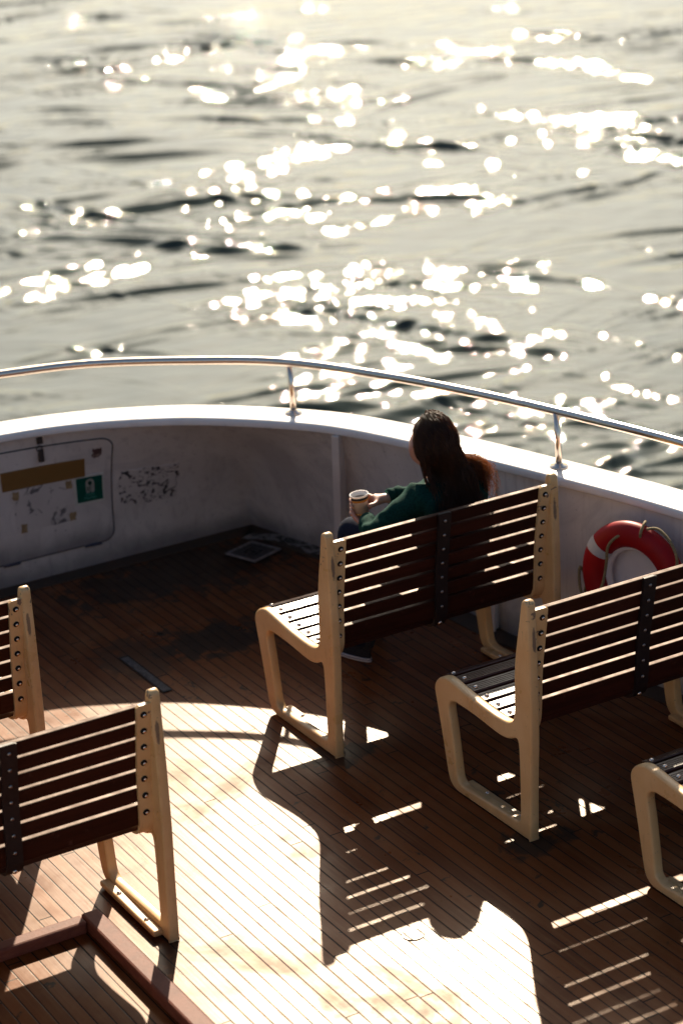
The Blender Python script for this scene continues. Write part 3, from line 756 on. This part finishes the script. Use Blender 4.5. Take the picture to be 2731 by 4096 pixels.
def make_bench():
    root = empty('bench')
    for x0, sg in ((0.0, 1), (BL, -1)):
        fr = from_bm('end_frame', end_frame_bm(x0, sg), M['frame'], root)
        bm = bmesh.new(); strip_bm(bm, x0 + sg * (BW - 0.004), x0 + sg * (BW + 0.046), 0.011, lip_path); from_bm('slat_flange', bm, M['frame'], fr)
        bm = bmesh.new(); xa, xb = sorted((x0 + sg * (BW - 0.003), x0 + sg * (BW + 0.032))); bm_box(bm, (xa, .045, .006), (xb, .445, .027), .007, 3)
        ff = from_bm('foot_flange', bm, M['frame'], fr, False)
        for y in (.13, .33): put('bolt', STUD, ff, (x0 + sg * (BW + .015), y, .0265), (0, 0, 1))
        bm = bmesh.new(); bm_box(bm, (min(x0 + sg * .004, x0 + sg * (BW - .004)), .01, -.001), (max(x0 + sg * .004, x0 + sg * (BW - .004)), .43, .004)); from_bm('foot_pad', bm, M['black'], fr)
        for i, z in enumerate(back_z):
            y = lip_y(z); put('bolt', BOLT, root, (x0 + sg * (BW + .024), y - .0005, z), (0, -1, -0.12 if i > 3 else -.16))
        put('bolt', BOLT, root, (x0 + sg * (BW + .024), .10, .3595), (0, -0.25, -1))
        for y in seat_y[:6]:
            put('bolt', STUD, root, (x0 + sg * (BW + .022), y, seat_z(y) + .0305), (0, 0, 1))
    # back slats
    for z in back_z:
        y = lip_y(z); dy = (lip_y(z + .02) - lip_y(z - .02)) / .04; a = math.atan(dy)
        bm = bmesh.new(); low = -.0245 if z > .5 else -.049
        bm_box(bm, (BW + .001, .0115, low), (BL - BW - .001, .0325, .0245), .004, 3)
        bmesh.ops.rotate(bm, verts=bm.verts[:], cent=(0, 0, 0), matrix=Matrix.Rotation(-a, 3, 'X')); bmesh.ops.translate(bm, verts=bm.verts[:], vec=(0, y, z))
        from_bm('back_slat', bm, M['slat'], root, False)
    # seat slats with fine grooves along the top
    for y in seat_y:
        zb = seat_z(y) + .0115; hw = .0285 if y > .15 else .031; pr = [(-hw, 0), (hw, 0), (hw, .017), (hw - .003, .0195)]
        ng = 5
        for g_ in range(ng):
            u0 = hw - .005 - (2 * hw - .010) * g_ / ng; u1 = u0 - (2 * hw - .010) / ng
            pr += [(u0 - .001, .0195), (u1 + .0022, .0195), (u1 + .0014, .0178), (u1 + .0004, .0178)]
        pr += [(-hw + .003, .0195), (-hw, .017)]
        dz = (seat_z(min(y + .02, .545)) - seat_z(max(y - .02, .1))) / .04
        bm = bmesh.new(); rows = []
        for x in (BW + .001, BL - BW - .001): rows.append([bm.verts.new((x, y + p[0], zb + p[1] + p[0] * dz)) for p in pr])
        n = len(pr)
        for k in range(n): bm.faces.new((rows[0][k], rows[0][(k + 1) % n], rows[1][(k + 1) % n], rows[1][k]))
        bm.faces.new(rows[0][::-1]); bm.faces.new(rows[1])
        from_bm('seat_slat', bm, M['seat'], root)
    # central steel strap behind the back and under the seat
    xm = BL / 2; bm = bmesh.new(); sp_ = [p.copy() for p in lip_path]; sp_[0] = sp_[0] + np.array([0, -.002])
    strip_bm(bm, xm - .026, xm + .026, .0105, sp_); st = from_bm('centre_strap', bm, M['strap'], root)
    for z in back_z: put('bolt', STUD2, root, (xm, lip_y(z) - .0005, z), (0, -1, -.12))
    put('bolt', STUD, root, (xm, .052, .384), (0, -.8, -.5))
    for y in seat_y[:6]: put('bolt', STUD, root, (xm, y, seat_z(y) + .0305), (0, 0, 1))
    return root
b0 = make_bench()
GROUP = 'slatted benches in two blocks on the deck'
spots = [((0, 0), 'cream framed slatted bench the woman with the coffee sits on'),
         ((.213, -.911), 'empty slatted bench behind the woman with its far end beside the red lifebuoy'),
         ((.356, -1.835), 'bench cut off by the right picture edge, only seat front and cream frame showing'),
         ((-2.014, -.779), 'bench at lower left with its bolted foot beside the red wooden coaming'),
         ((-2.003, .211), 'bench at the left picture edge in front of the locker door, mostly cut off')]
for i, ((x, y), lab) in enumerate(spots):
    b = b0 if i == 0 else copy_tree(b0)
    b.location = (x, y, 0.002); tag(b, lab, 'bench', GROUP)

# ------------------------------------------------------------------ lifebuoy
rc = Vector((1.222, -0.192, 0.458)); rn = Vector((-.958, -.285, 0)).normalized(); rt = Vector((.285, -.958, 0)).normalized(); rz = Vector((0, 0, 1))
lb = empty('lifebuoy', rc)
tag(lb, 'red ring lifebuoy with grey tape and tan grab rope hung on the bulwark', 'lifebuoy')
def rp3(s, z, d): return rt * s + rz * z + rn * d
path = [rp3(.187 * math.cos(a), .187 * math.sin(a), 0.03) for a in np.linspace(0, 2 * math.pi, 73)[:-1]]
V = []; F = []; SEG = 20
for i, a in enumerate(np.linspace(0, 2 * math.pi, 73)[:-1]):
    for k in range(SEG):
        b = 2 * math.pi * k / SEG
        V.append(rp3((.182 + .050 * math.cos(b)) * math.cos(a), (.182 + .050 * math.cos(b)) * math.sin(a), .036 + .038 * math.sin(b)))
for i in range(72):
    for k in range(SEG): F.append((i * SEG + k, i * SEG + (k + 1) % SEG, ((i + 1) % 72) * SEG + (k + 1) % SEG, ((i + 1) % 72) * SEG + k))
mesh('ring', V, F, M['red'], lb)
for a0 in (math.radians(146), math.radians(-34), math.radians(-62), math.radians(236)):
    V = []; F = []
    for i in range(7):
        a = a0 + math.radians(-7 + 14 * i / 6)
        for k in range(SEG):
            b = 2 * math.pi * k / SEG
            V.append(rp3((.182 + .0512 * math.cos(b)) * math.cos(a), (.182 + .0512 * math.cos(b)) * math.sin(a), .036 + .0392 * math.sin(b)))
    for i in range(6):
        for k in range(SEG): F.append((i * SEG + k, i * SEG + (k + 1) % SEG, (i + 1) * SEG + (k + 1) % SEG, (i + 1) * SEG + k))
    mesh('reflective_band', V, F, M['tape'], lb)
V = []; F = []
for r, d in ((0.0, -.012), (.125, -.012), (.143, -.004), (.150, .012), (.154, .012), (.156, -.016)):
    for k in range(48): a = 2 * math.pi * k / 48; V.append(rp3(r * math.cos(a), r * math.sin(a), d))
for i in range(5):
    for k in range(48): F.append((i * 48 + k, i * 48 + (k + 1) % 48, (i + 1) * 48 + (k + 1) % 48, (i + 1) * 48 + k))
mesh('holder_dish', V, F, M['cap'], lb)
tube('inner_hoop', [rp3(.128 * math.cos(a), .128 * math.sin(a), .022) for a in np.linspace(0, 2 * math.pi, 49)[:-1]], .014, M['cap'], lb, 10, True)
def rope_path(pts): return catmull([tuple(rp3(*p)) for p in pts], 8)
tube('grab_rope', rope_path([(-.02, .185, .055), (-.05, .175, .075), (-.085, .13, .082), (-.10, .05, .075), (-.115, -.03, .08), (-.15, -.09, .085), (-.20, -.10, .08), (-.235, -.07, .06), (-.245, .0, .045), (-.235, -.06, .02), (-.26, -.16, .012), (-.275, -.26, .012)]), .0055, M['rope'], lb, 8)
tube('grab_rope', rope_path([(.05, .19, .065), (.055, .215, .07), (.05, .236, .045), (.04, .238, .02)]), .0055, M['rope'], lb, 8)
tube('grab_rope', rope_path([(.07, .225, .05), (.12, .235, .05), (.18, .20, .06), (.215, .14, .07), (.2, .06, .08)]), .0055, M['rope'], lb, 8)

# ------------------------------------------------------------------ woman on the bench
def skin_mesh(name, nodes, edges, mat, parent=None, sub=2, root=0):
    """nodes: list of (x, y, z, rx, ry)"""
    me = bpy.data.meshes.new(name); me.from_pydata([n[:3] for n in nodes], edges, []); me.update()
    o = bpy.data.objects.new(name, me); COL.objects.link(o)
    md = o.modifiers.new('s', 'SKIN'); md.use_smooth_shade = True
    for i, n in enumerate(nodes):
        d = me.skin_vertices[0].data[i]; d.radius = (n[3], n[4]); d.use_root = (i == root)
    ms = o.modifiers.new('d', 'SUBSURF'); ms.levels = sub; ms.render_levels = sub
    bpy.context.view_layer.update()
    nm = bpy.data.meshes.new_from_object(o.evaluated_get(bpy.context.evaluated_depsgraph_get()))
    bpy.data.objects.remove(o); nm.name = name
    nm.materials.clear(); nm.materials.append(mat); nm.polygons.foreach_set('use_smooth', [True] * len(nm.polygons))
    o = bpy.data.objects.new(name, nm); COL.objects.link(o)
    if parent: o.parent = parent
    return o
PO = Vector((0.66, 0.24, 0.40))
def N(x, y, z, r, r2=None): return (x - PO.x, y - PO.y, z - PO.z, r, r2 or r)
nodes = []; edges = []
def add(n, frm=None):
    nodes.append(n)
    if frm is not None: edges.append((frm, len(nodes) - 1))
    return len(nodes) - 1
pel = add(N(.66, .235, .485, .105, .085)); wa = add(N(.66, .20, .60, .088, .068), pel); ch = add(N(.655, .205, .72, .10, .075), wa)
uc = add(N(.65, .222, .815, .085, .062), ch); nk = add(N(.64, .238, .885, .036, .036), uc); n2 = add(N(.632, .25, .925, .038, .04), nk)
hd = add(N(.62, .265, .99, .068, .076), n2); cr = add(N(.62, .258, 1.045, .062, .066), hd)
jaw = add(N(.560, .306, .928, .028, .026), hd); cheek = add(N(.541, .304, .976, .026, .030), hd); nose = add(N(.584, .352, .975, .012, .010), hd); ear = add(N(.552, .252, .972, .010, .016), hd)
# legs
for (hx, kx, ky, kz, ax, ay, tx, ty) in ((.585, .448, .61, .626, .515, .675, .475, .83), (.735, .70, .66, .545, .70, .87, .68, 1.02)):
    hp = add(N(hx, .30, .475, .07, .068), pel); kn = add(N(kx, ky, kz - .012, .046, .046), hp); cf = add(N((kx + ax) / 2, (ky + ay) / 2 + .0, .32, .042, .042), kn)
    an = add(N(ax, ay, .10, .018, .018), cf); hl = add(N(ax, ay + .01, .055, .014, .014), an); to = add(N(tx, ty - .03, .036, .015, .009), hl)
# arms
sl = add(N(.53, .228, .812, .044, .044), uc); el = add(N(.365, .285, .685, .030, .03), sl); wl_ = add(N(.408, .405, .690, .018, .021), el)
sr = add(N(.775, .225, .812, .044, .044), uc); er = add(N(.80, .36, .665, .030, .03), sr); wr = add(N(.515, .425, .760, .019, .021), er)
# hands: palms, four fingers and a thumb each, closed on the cup
cupc = Vector((.424, .455, 0))
def hand(wrist, palm, fing, thumb):
    p = add(N(*palm, .016, .020), wrist)
    for f in fing:
        q = p
        for (x, y, z, r) in f: q = add(N(x, y, z, r), q)
    q = p
    for (x, y, z, r) in thumb: q = add(N(x, y, z, r), q)
def around(ang, z, rad): a = math.radians(ang); return (cupc.x + rad * math.cos(a), cupc.y + rad * math.sin(a), z)
fr = []
for i, (z, ext) in enumerate(((.768, 178), (.750, 186), (.733, 182), (.717, 170))):
    zz = z; fr.append([(*around(20, zz, .046), .0085), (*around(80, zz - .003, .044), .008), (*around(130, zz - .005, .043), .0075), (*around(ext, zz - .006, .042), .006)])
hand(wr, (.474, .447, .752), fr, [(.470, .420, .752, .010), (.448, .408, .752, .0095), (.424, .409, .753, .008)])
fl_ = []
for i, (dx, z) in enumerate(((-.024, .700), (-.010, .690), (.006, .688), (.020, .692))):
    fl_.append([(cupc.x + dx - .004, .44, z - .012, .0085), (cupc.x + dx, .468, z - .008, .008), (cupc.x + dx * 1.05, .488, z + .006, .0065)])
hand(wl_, (.413, .425, .683), fl_, [(.392, .43, .695, .009), (.384, .45, .712, .008), (.388, .462, .728, .0065)])
person = skin_mesh('person', nodes, edges, M['skin'], None, 2, 0)
person.location = PO
tag(person, 'seated woman in green sweater and dark jeans, seen from behind, holding a coffee', 'person')
# ear
# clothing
nodes = []; edges = []
w0 = add(N(.645, .235, .50, .155, .105)); w1 = add(N(.645, .20, .60, .145, .092), w0); w2 = add(N(.65, .20, .70, .135, .09), w1); w3 = add(N(.65, .218, .80, .104, .078), w2); w4 = add(N(.645, .232, .856, .050, .046), w3)
a1 = add(N(.535, .232, .818, .060, .058), w3); a2 = add(N(.455, .25, .755, .056, .055), a1); a3 = add(N(.36, .287, .69, .047, .047), a2); a3b = add(N(.375, .33, .705, .041, .041), a3); a4 = add(N(.402, .378, .708, .032, .034), a3b)
c1 = add(N(.775, .228, .818, .058, .058), w3); c2 = add(N(.80, .29, .74, .056, .054), c1); c3 = add(N(.79, .365, .685, .047, .047), c2); c4 = add(N(.66, .405, .735, .044, .044), c3); c5 = add(N(.565, .42, .762, .036, .038), c4); c6 = add(N(.535, .425, .762, .028, .03), c5)
sw = skin_mesh('sweater', nodes, edges, M['green'], person, 3)
def rumple(o, amp, freq, seed):
    from mathutils import noise
    me = o.data; nrm = [v.normal.copy() for v in me.vertices]
    for v, n in zip(me.vertices, nrm):
        q = v.co * freq + Vector((seed, 0, 0)); d = noise.noise(q) + 0.5 * noise.noise(q * 2.3); v.co += n * d * amp
rumple(sw, 0.013, 15, 2.0)
# ribbed cuffs
for c, d, r, nm in ((Vector((.402, .378, .708)), Vector((.12, .85, .1)), .030, 'cuff'), (Vector((.535, .425, .762)), Vector((-1, .1, 0)), .028, 'cuff')):
    d.normalize(); P = [c - PO - d * .010, c - PO, c - PO + d * .012, c - PO + d * .013, c - PO + d * .002]
    V, F = tube_geo(P, [r * 1.05, r * 1.08, r * 1.04, r * .86, r * .8], 18, False); mesh('cuff', V, F, M['green'], sw)
nodes = []; edges = []
j0 = add(N(.66, .245, .482, .118, .095))
for (hx, kx, ky, kz, ax, ay) in ((.585, .448, .61, .626, .515, .675), (.735, .70, .66, .545, .70, .87)):
    hp = add(N(hx, .31, .478, .080, .076), j0); th = add(N((hx + kx) / 2, .47, (.478 + kz) / 2 - .004, .070, .068), hp); kn = add(N(kx, ky, kz - .014, .056, .055), th)
    k2 = add(N(kx * .8 + ax * .2, ky * .85 + ay * .15 + .006, kz - .10, .050, .05), kn); cf = add(N((kx + ax) / 2, (ky + ay) / 2, .30, .046, .046), k2); an = add(N(ax, ay, .13, .040, .042), cf); ae = add(N(ax, ay, .055, .042, .046), an)
jn = skin_mesh('jeans', nodes, edges, M['jeans'], person, 2); rumple(jn, 0.006, 16, 5.0)
# sneakers
def sneaker(ax, ay, tx, ty):
    d = Vector((tx - ax, ty - ay, 0)); L = d.length + .065; d.normalize(); s = Vector((d.y, -d.x, 0)); o0 = Vector((ax, ay, 0)) - d * .035 - PO
    def outline(k, grow=0.0):
        pts = []
        for a in np.linspace(0, 2 * math.pi, 33)[:-1]:
            u = 0.5 - 0.5 * math.cos(a); wd = .034 * (math.sin(min(max(u, 0.0), 1) * math.pi) ** 0.45) * (0.82 + 0.22 * u) + grow
            pts.append(o0 + d * (u * L) + s * (wd * (1 if math.sin(a) >= 0 else -1) if 0.001 < u < 0.999 else 0))
        return pts
    V = []; F = []
    for z, g in ((.004, -.001), (.006, .001), (.012, .002), (.020, .0015), (.021, -.002)):
        for p in outline(0, g): V.append((p.x, p.y, z - PO.z + (.006 if False else 0)))
    n = 32
    for r in range(4):
        for k in range(n): F.append((r * n + k, r * n + (k + 1) % n, (r + 1) * n + (k + 1) % n, (r + 1) * n + k))
    F.append(tuple(range(n))[::-1]); F.append(tuple(4 * n + k for k in range(n)))
    # upper
    V2 = []; F2 = []
    for z, sc, sh in ((.0195, 1.0, 0), (.042, .96, 0.0), (.062, .86, -.012), (.078, .66, -.035), (.098, .46, -.055), (.118, .42, -.058)):
        cen = o0 + d * (L * .5 + sh)
        for p in outline(0, -.002):
            q = p - (o0 + d * (L * .5)); u = q.dot(d); v = q.dot(s)
            V2.append(cen + d * (u * (sc if u > 0 else (0.6 + 0.4 * sc))) + s * (v * (0.55 + .45 * sc)) + Vector((0, 0, z)))
    for r in range(5):
        for k in range(n): F2.append((r * n + k, r * n + (k + 1) % n, (r + 1) * n + (k + 1) % n, (r + 1) * n + k))
    F2.append(tuple(5 * n + k for k in range(n)))
    up = mesh('sneaker', V2, F2, M['canvas'], person); so = mesh('sole', V, F, M['rubber'], up, False)
    V3 = []; F3 = []
    for z in (.0135, .0160):
        for p in outline(0, .0026): V3.append((p.x, p.y, z - PO.z))
    for k in range(n): F3.append((k, (k + 1) % n, n + (k + 1) % n, n + k))
    mesh('foxing_stripe', V3, F3, M['navy'], up)
    return up
sneaker(.522, .665, .478, .83); sneaker(.70, .87, .68, 1.02)

# hair: a close cap plus several hundred tapering locks
HC = Vector((.622, .256, 1.0)) - PO
fdir = Vector((-.42, .90, -.10)).normalized()      # where the face looks
def scalp(d, grow=0.0):
    return HC + Vector((d.x * (.090 + grow), d.y * (.100 + grow), d.z * (.110 + grow)))
V = []; F = []; NU, NV = 48, 30
for j in range(NV + 1):
    th = math.pi * 0.90 * j / NV
    for i in range(NU):
        ph = 2 * math.pi * i / NU; d = Vector((math.sin(th) * math.cos(ph), math.sin(th) * math.sin(ph), math.cos(th)))
        face = max(0.0, d.dot(fdir) - 0.38) / 0.62
        k = 1 - 0.45 * min(1, face * 2.2) * (1 if d.z < 0.5 else 0.25)
        if d.z < -.2: k *= 1 - 0.35 * (-d.z - .2)
        p = scalp(d); V.append(HC + (p - HC) * k)
for j in range(NV):
    for i in range(NU): F.append((j * NU + i, j * NU + (i + 1) % NU, (j + 1) * NU + (i + 1) % NU, (j + 1) * NU + i))
hcap = mesh('hair', V, F, M['hair'], person)
from mathutils import noise as mn
V = []; F = []
def strand(pts, r0, frizz=0.0, seg=10):
    c = catmull([tuple(p) for p in pts], max(2, seg // (len(pts) - 1)))
    ph = random.random() * 50
    P = []
    for i, p in enumerate(c):
        t = i / (len(c) - 1); p = Vector(p); q = p * 28 + Vector((ph, ph * .7, 0))
        P.append(p + Vector((mn.noise(q), mn.noise(q + Vector((9, 0, 0))), mn.noise(q + Vector((0, 9, 0))))) * frizz * t)
    R = [r0 * (1 - 0.85 * (i / (len(P) - 1)) ** 1.5) for i in range(len(P))]
    v, f = tube_geo(P, R, 4, False); o = len(V); V.extend(v); F.extend([tuple(a + o for a in q) for q in f])
def R_(a, b): return a + (b - a) * random.random()
def W(x, y, z): return Vector((x, y, z)) - PO
for i in range(1300):                                # hair falling from the crown down the back
    while True:
        d = Vector((random.gauss(0, 1), random.gauss(0, 1), random.gauss(0.35, 1))).normalized()
        if d.z > -.35 and d.dot(fdir) < 0.36: break
    side = d.x; e = Vector((side * .55, -.72, -.55)).normalized()
    q1 = (d * .66 + e * .34).normalized(); q2 = (d * .30 + e * .70).normalized()
    x2 = .655 + side * .066 + R_(-.015, .015)
    p2 = W(x2, .165 + .05 * abs(side) + R_(-.02, .02), .895 + R_(-.02, .02))
    p3 = W(.66 + side * .085 + R_(-.03, .03), .118 + R_(-.012, .025), R_(.70, .80))
    strand([scalp(d, -.004), scalp(q1, R_(.001, .005)), scalp(q2, R_(.001, .008)), p2, p3], R_(.0012, .0026), .022, 18)
for i in range(60):                                 # loose strands gathered towards the nape
    p0 = scalp(Vector((R_(.2, .95), R_(-.9, -.1), R_(-.2, .6))).normalized(), .004)
    strand([p0, W(.685 + R_(-.02, .02), .18 + R_(-.02, .02), .945 + R_(-.02, .02)), W(.70 + R_(-.03, .03), .15 + R_(-.02, .02), .88 + R_(-.03, .03)), W(.70 + R_(-.05, .04), .13, .80 + R_(-.05, .03))], R_(.0022, .004), .01, 12)
for i in range(60):                                 # strands in front of the ear, left cheek
    p0 = scalp(Vector((-.80, R_(-.55, -.1), R_(.0, .45))).normalized(), .003)
    p1 = W(.550 + R_(-.008, .015), .205 + R_(-.02, .02), .955); p2 = W(.560 + R_(-.012, .02), .19 + R_(-.02, .02), .885); p3 = W(.575 + R_(-.03, .03), .15, .80 + R_(-.04, .02))
    strand([p0, p1, p2, p3], R_(.002, .0036), .008, 12)
locks = mesh('hair_strands', V, F, M['hair'], hcap)
V = []; F = []
for i in range(330):                                # the wind-lifted lock blown out on the right
    p0 = scalp(Vector((R_(.55, .95), R_(-.75, -.1), R_(-.35, .25))).normalized(), .003)
    a = R_(-1, 1); bq = R_(-1, 1)
    p1 = W(.688 + a * .014, .185 + bq * .018, .938 + a * .014)
    p2 = W(.735 + a * .012, .19 + bq * .024, .922 + a * .026 - .012)
    t = random.random() ** .8; p3 = W(.765 + .045 * t + a * .012, .19 + bq * .03, .905 - .035 * t + a * .036 - .012)
    p4 = p3 + Vector((R_(-.012, .03), R_(-.012, .012), R_(-.085, .0)))
    strand([p0, p1, p2, p3, p4], R_(.0009, .0022), .040 if i % 4 else .075, 15)
for i in range(70):                                 # flyaways
    d = Vector((random.gauss(0.3, 1), random.gauss(-.3, .8), abs(random.gauss(.5, .8)))).normalized(); p0 = scalp(d, .0)
    if d.dot(fdir) > .3: continue
    p1 = scalp((d + Vector((.15, -.25, -.2))).normalized(), .006); p2 = scalp((d + Vector((.35, -.4, -.7))).normalized(), R_(.004, .018))
    strand([p0, p1, p2], .0009, .010, 10)
mesh('blown_lock', V, F, M['lock'], hcap)

# coffee cup
cp = empty('coffee_cup', (cupc.x, cupc.y, .700)); cp.rotation_euler = (math.radians(-2), math.radians(-5), 0)
tag(cp, 'white paper coffee cup with black and orange bands, held by the seated woman', 'coffee cup')
def cr_(z): return .0255 + (.0335 - .0255) * z / .085
V, F = lathe_geo([(0.0, .003), (cr_(0) - .002, .003), (cr_(0), 0.0), (cr_(.085), .085), (cr_(.085) + .0022, .0855), (cr_(.085) + .0026, .0875), (cr_(.085) + .0012, .0895), (cr_(.085) - .0012, .0885), (cr_(.07) - .0018, .07), (cr_(.055) - .0018, .055)], 40)
mesh('cup_wall', V, F, M['cup'], cp)
for z0, z1, m in ((.0715, .081, 'ink'), (.064, .0712, 'orange'), (.012, .018, 'orange')):
    V, F = lathe_geo([(cr_(z0), z0), (cr_(z0) + .0006, z0), (cr_(z1) + .0006, z1), (cr_(z1), z1)], 40); mesh('printed_band', V, F, M[m], cp)
V, F = lathe_geo([(0.0, .071), (cr_(.071) - .0012, .071)], 40); mesh('coffee', V, F, M['coffee'], cp)

# ------------------------------------------------------------------ water
CAM = np.array([-3.6612, -6.6175, 3.8346]); YAW, PIT, ROLL = 0.514447, 0.364370, -0.056469
ZW = -2.3
def waves(X, Y):
    """long low swell and chop: heights plus the sideways shift that sharpens the crests"""
    g = np.random.default_rng(11); Z = np.zeros_like(X); DX = np.zeros_like(X); DY = np.zeros_like(X)
    main = YAW + math.pi * 0.9
    for lam0, lam1, n, steep in ((3.5, 7.0, 10, .012), (1.4, 3.2, 18, .016), (0.6, 1.2, 26, .020), (0.2, 0.6, 60, .040)):
        for i in range(n):
            lam = math.exp(g.uniform(math.log(lam0), math.log(lam1))); th = main + g.normal(0, 0.75); k = 2 * math.pi / lam; p = g.uniform(0, 6.28)
            a = steep / k / math.sqrt(n / 2); sx, sy = math.sin(th), math.cos(th)
            ph = k * (X * sx + Y * sy) + p
            Z += a * np.cos(ph); DX -= a * sx * np.sin(ph) * 1.4; DY -= a * sy * np.sin(ph) * 1.4
    return Z, DX, DY
fx, fy = math.sin(YAW), math.cos(YAW); rx, ry = fy, -fx
U0, U1, VM = 14.0, 47.0, 9.6; DU, DV = 0.036, 0.045
uin = np.arange(U0, U1, DU); vin = np.arange(-VM, VM, DV)
us = np.concatenate([np.linspace(-30, U0 - 0.4, 24), uin, np.linspace(U1 + 0.4, 500, 50)])
vs_ = np.concatenate([np.linspace(-300, -VM - 0.4, 40), vin, np.linspace(VM + 0.4, 300, 40)])
U, Vv = np.meshgrid(us, vs_, indexing='ij')
Xw = CAM[0] + U * fx + Vv * rx; Yw = CAM[1] + U * fy + Vv * ry
wz, wx_, wy_ = waves(Xw, Yw)
# short steep wavelets scattered over the swell, one small wave packet each
iu0, iv0 = 24, 40; g = np.random.default_rng(8)
sub = np.zeros((len(uin), len(vin)))
for dens, l0, l1, s0, s1, c0, c1 in WATER['packets']:
    for _ in range(int(dens * (U1 - U0) * 2 * VM)):
        cu, cv = g.uniform(U0, U1), g.uniform(-VM, VM)
        gust = math.sin(cu * .42 + 1.7 * math.sin(cv * .31)) * math.sin(cv * .37 + 1.3 * math.sin(cu * .23) + .8)
        if g.uniform(-1, 1) > gust * 0.9 + 0.25 or g.uniform(0, 1) > (19 / max(cu, 19)) ** 1.3: continue
        lam = math.exp(g.uniform(math.log(l0), math.log(l1))); th = g.normal(0.05, 0.3) if g.uniform() < .22 else 0.06 + (1 if g.uniform() < .4 else -1) * abs(g.normal(0.55, 0.2)); k = 2 * math.pi / lam
        sa, sc = lam * g.uniform(.35, .6), lam * g.uniform(c0, c1); a = g.uniform(s0, s1) / k; R = 2.6 * max(sa, sc); ph = g.uniform(0, 6.28)
        i0_, i1_ = max(0, int((cu - R - U0) / DU)), min(len(uin), int((cu + R - U0) / DU) + 1); j0_, j1_ = max(0, int((cv - R + VM) / DV)), min(len(vin), int((cv + R + VM) / DV) + 1)
        if i1_ - i0_ < 2 or j1_ - j0_ < 2: continue
        du = uin[i0_:i1_, None] - cu; dv = vin[None, j0_:j1_] - cv
        p = du * math.cos(th) + dv * math.sin(th); q = -du * math.sin(th) + dv * math.cos(th)
        bend = p + q * q / (14 * sc)
        sub[i0_:i1_, j0_:j1_] += a * np.exp(-p * p / (2 * sa * sa) - q * q / (2 * sc * sc)) * (np.cos(k * bend + ph) + 0.25 * np.cos(2 * (k * bend + ph)))
wz[iu0:iu0 + len(uin), iv0:iv0 + len(vin)] += sub
fade = np.clip(np.minimum(np.minimum(U - U0 + .4, U1 + .4 - U), VM + .4 - abs(Vv)) / 0.5, 0, 1)
Zw = ZW + wz * fade; Xw = Xw + wx_ * fade; Yw = Yw + wy_ * fade
nu, nv = U.shape
me = bpy.data.meshes.new('water'); me.vertices.add(nu * nv); me.vertices.foreach_set('co', np.stack([Xw, Yw, Zw], -1).astype(np.float32).ravel())
idx = np.arange(nu * nv).reshape(nu, nv); q = np.stack([idx[:-1, :-1], idx[:-1, 1:], idx[1:, 1:], idx[1:, :-1]], -1).reshape(-1, 4)[:, ::-1]
me.loops.add(q.size); me.loops.foreach_set('vertex_index', q.astype(np.int32).ravel()); me.polygons.add(len(q)); me.polygons.foreach_set('loop_start', np.arange(0, q.size, 4, dtype=np.int32))
me.update(calc_edges=True); me.validate(); me.polygons.foreach_set('use_smooth', [True] * len(me.polygons)); me.materials.append(M['water'])
water = bpy.data.objects.new('water', me); COL.objects.link(water); tag(water, kind='structure')

# ------------------------------------------------------------------ camera
cd = bpy.data.cameras.new('camera'); cam = bpy.data.objects.new('camera', cd); COL.objects.link(cam); scene.camera = cam
fw = Vector((math.sin(YAW) * math.cos(PIT), math.cos(YAW) * math.cos(PIT), -math.sin(PIT))); r = Vector((math.cos(YAW), -math.sin(YAW), 0)); u = r.cross(fw)
r2 = r * math.cos(ROLL) + u * math.sin(ROLL); u2 = -r * math.sin(ROLL) + u * math.cos(ROLL)
cam.matrix_world = Matrix(((r2.x, u2.x, -fw.x, CAM[0]), (r2.y, u2.y, -fw.y, CAM[1]), (r2.z, u2.z, -fw.z, CAM[2]), (0, 0, 0, 1)))
cd.sensor_fit = 'VERTICAL'; cd.sensor_height = 36; cd.lens = 9366.64 / 4096 * 36
cd.clip_start = 0.1; cd.clip_end = 2000
cd.dof.use_dof = True; cd.dof.focus_distance = 7.85 * S; cd.dof.aperture_fstop = 2.0

# ------------------------------------------------------------------ light
SUN = Vector((0.845, 1.35, 1.0)).normalized(); elev = math.asin(SUN.z); azim = math.atan2(SUN.x, SUN.y)
ld = bpy.data.lights.new('sun', 'SUN'); lo = bpy.data.objects.new('sun', ld); COL.objects.link(lo)
ld.energy = 5.0; ld.angle = math.radians(0.5); ld.color = (1.0, 0.84, 0.63); lo.rotation_euler = SUN.to_track_quat('Z', 'Y').to_euler(); lo.location = SUN * 30
w = bpy.data.worlds.new('World'); scene.world = w; w.use_nodes = True
nt = w.node_tree; bg = nt.nodes['Background']; sky = nt.nodes.new('ShaderNodeTexSky'); sky.sky_type = 'NISHITA'
sky.sun_disc = False; sky.sun_elevation = elev; sky.sun_rotation = azim; sky.dust_density = 3.0; sky.air_density = 1.0; sky.ozone_density = 0.6
tint = nt.nodes.new('ShaderNodeMix'); tint.data_type = 'RGBA'; tint.blend_type = 'MULTIPLY'; tint.inputs[0].default_value = 1.0; tint.inputs[7].default_value = (0.91, 1.0, 1.05, 1)
nt.links.new(sky.outputs[0], tint.inputs[6]); nt.links.new(tint.outputs[2], bg.inputs['Color']); bg.inputs['Strength'].default_value = 0.053

# ------------------------------------------------------------------ to metres
for me in bpy.data.meshes: me.transform(Matrix.Scale(S, 4))
for o in bpy.data.objects:
    o.location = o.location * S

scene.view_settings.view_transform = 'Standard'; scene.view_settings.look = 'None'
scene.view_settings.exposure = 0.95; scene.view_settings.gamma = 1.0
scene.cycles.use_denoising = True; scene.cycles.max_bounces = 8; scene.cycles.sample_clamp_indirect = 6.0
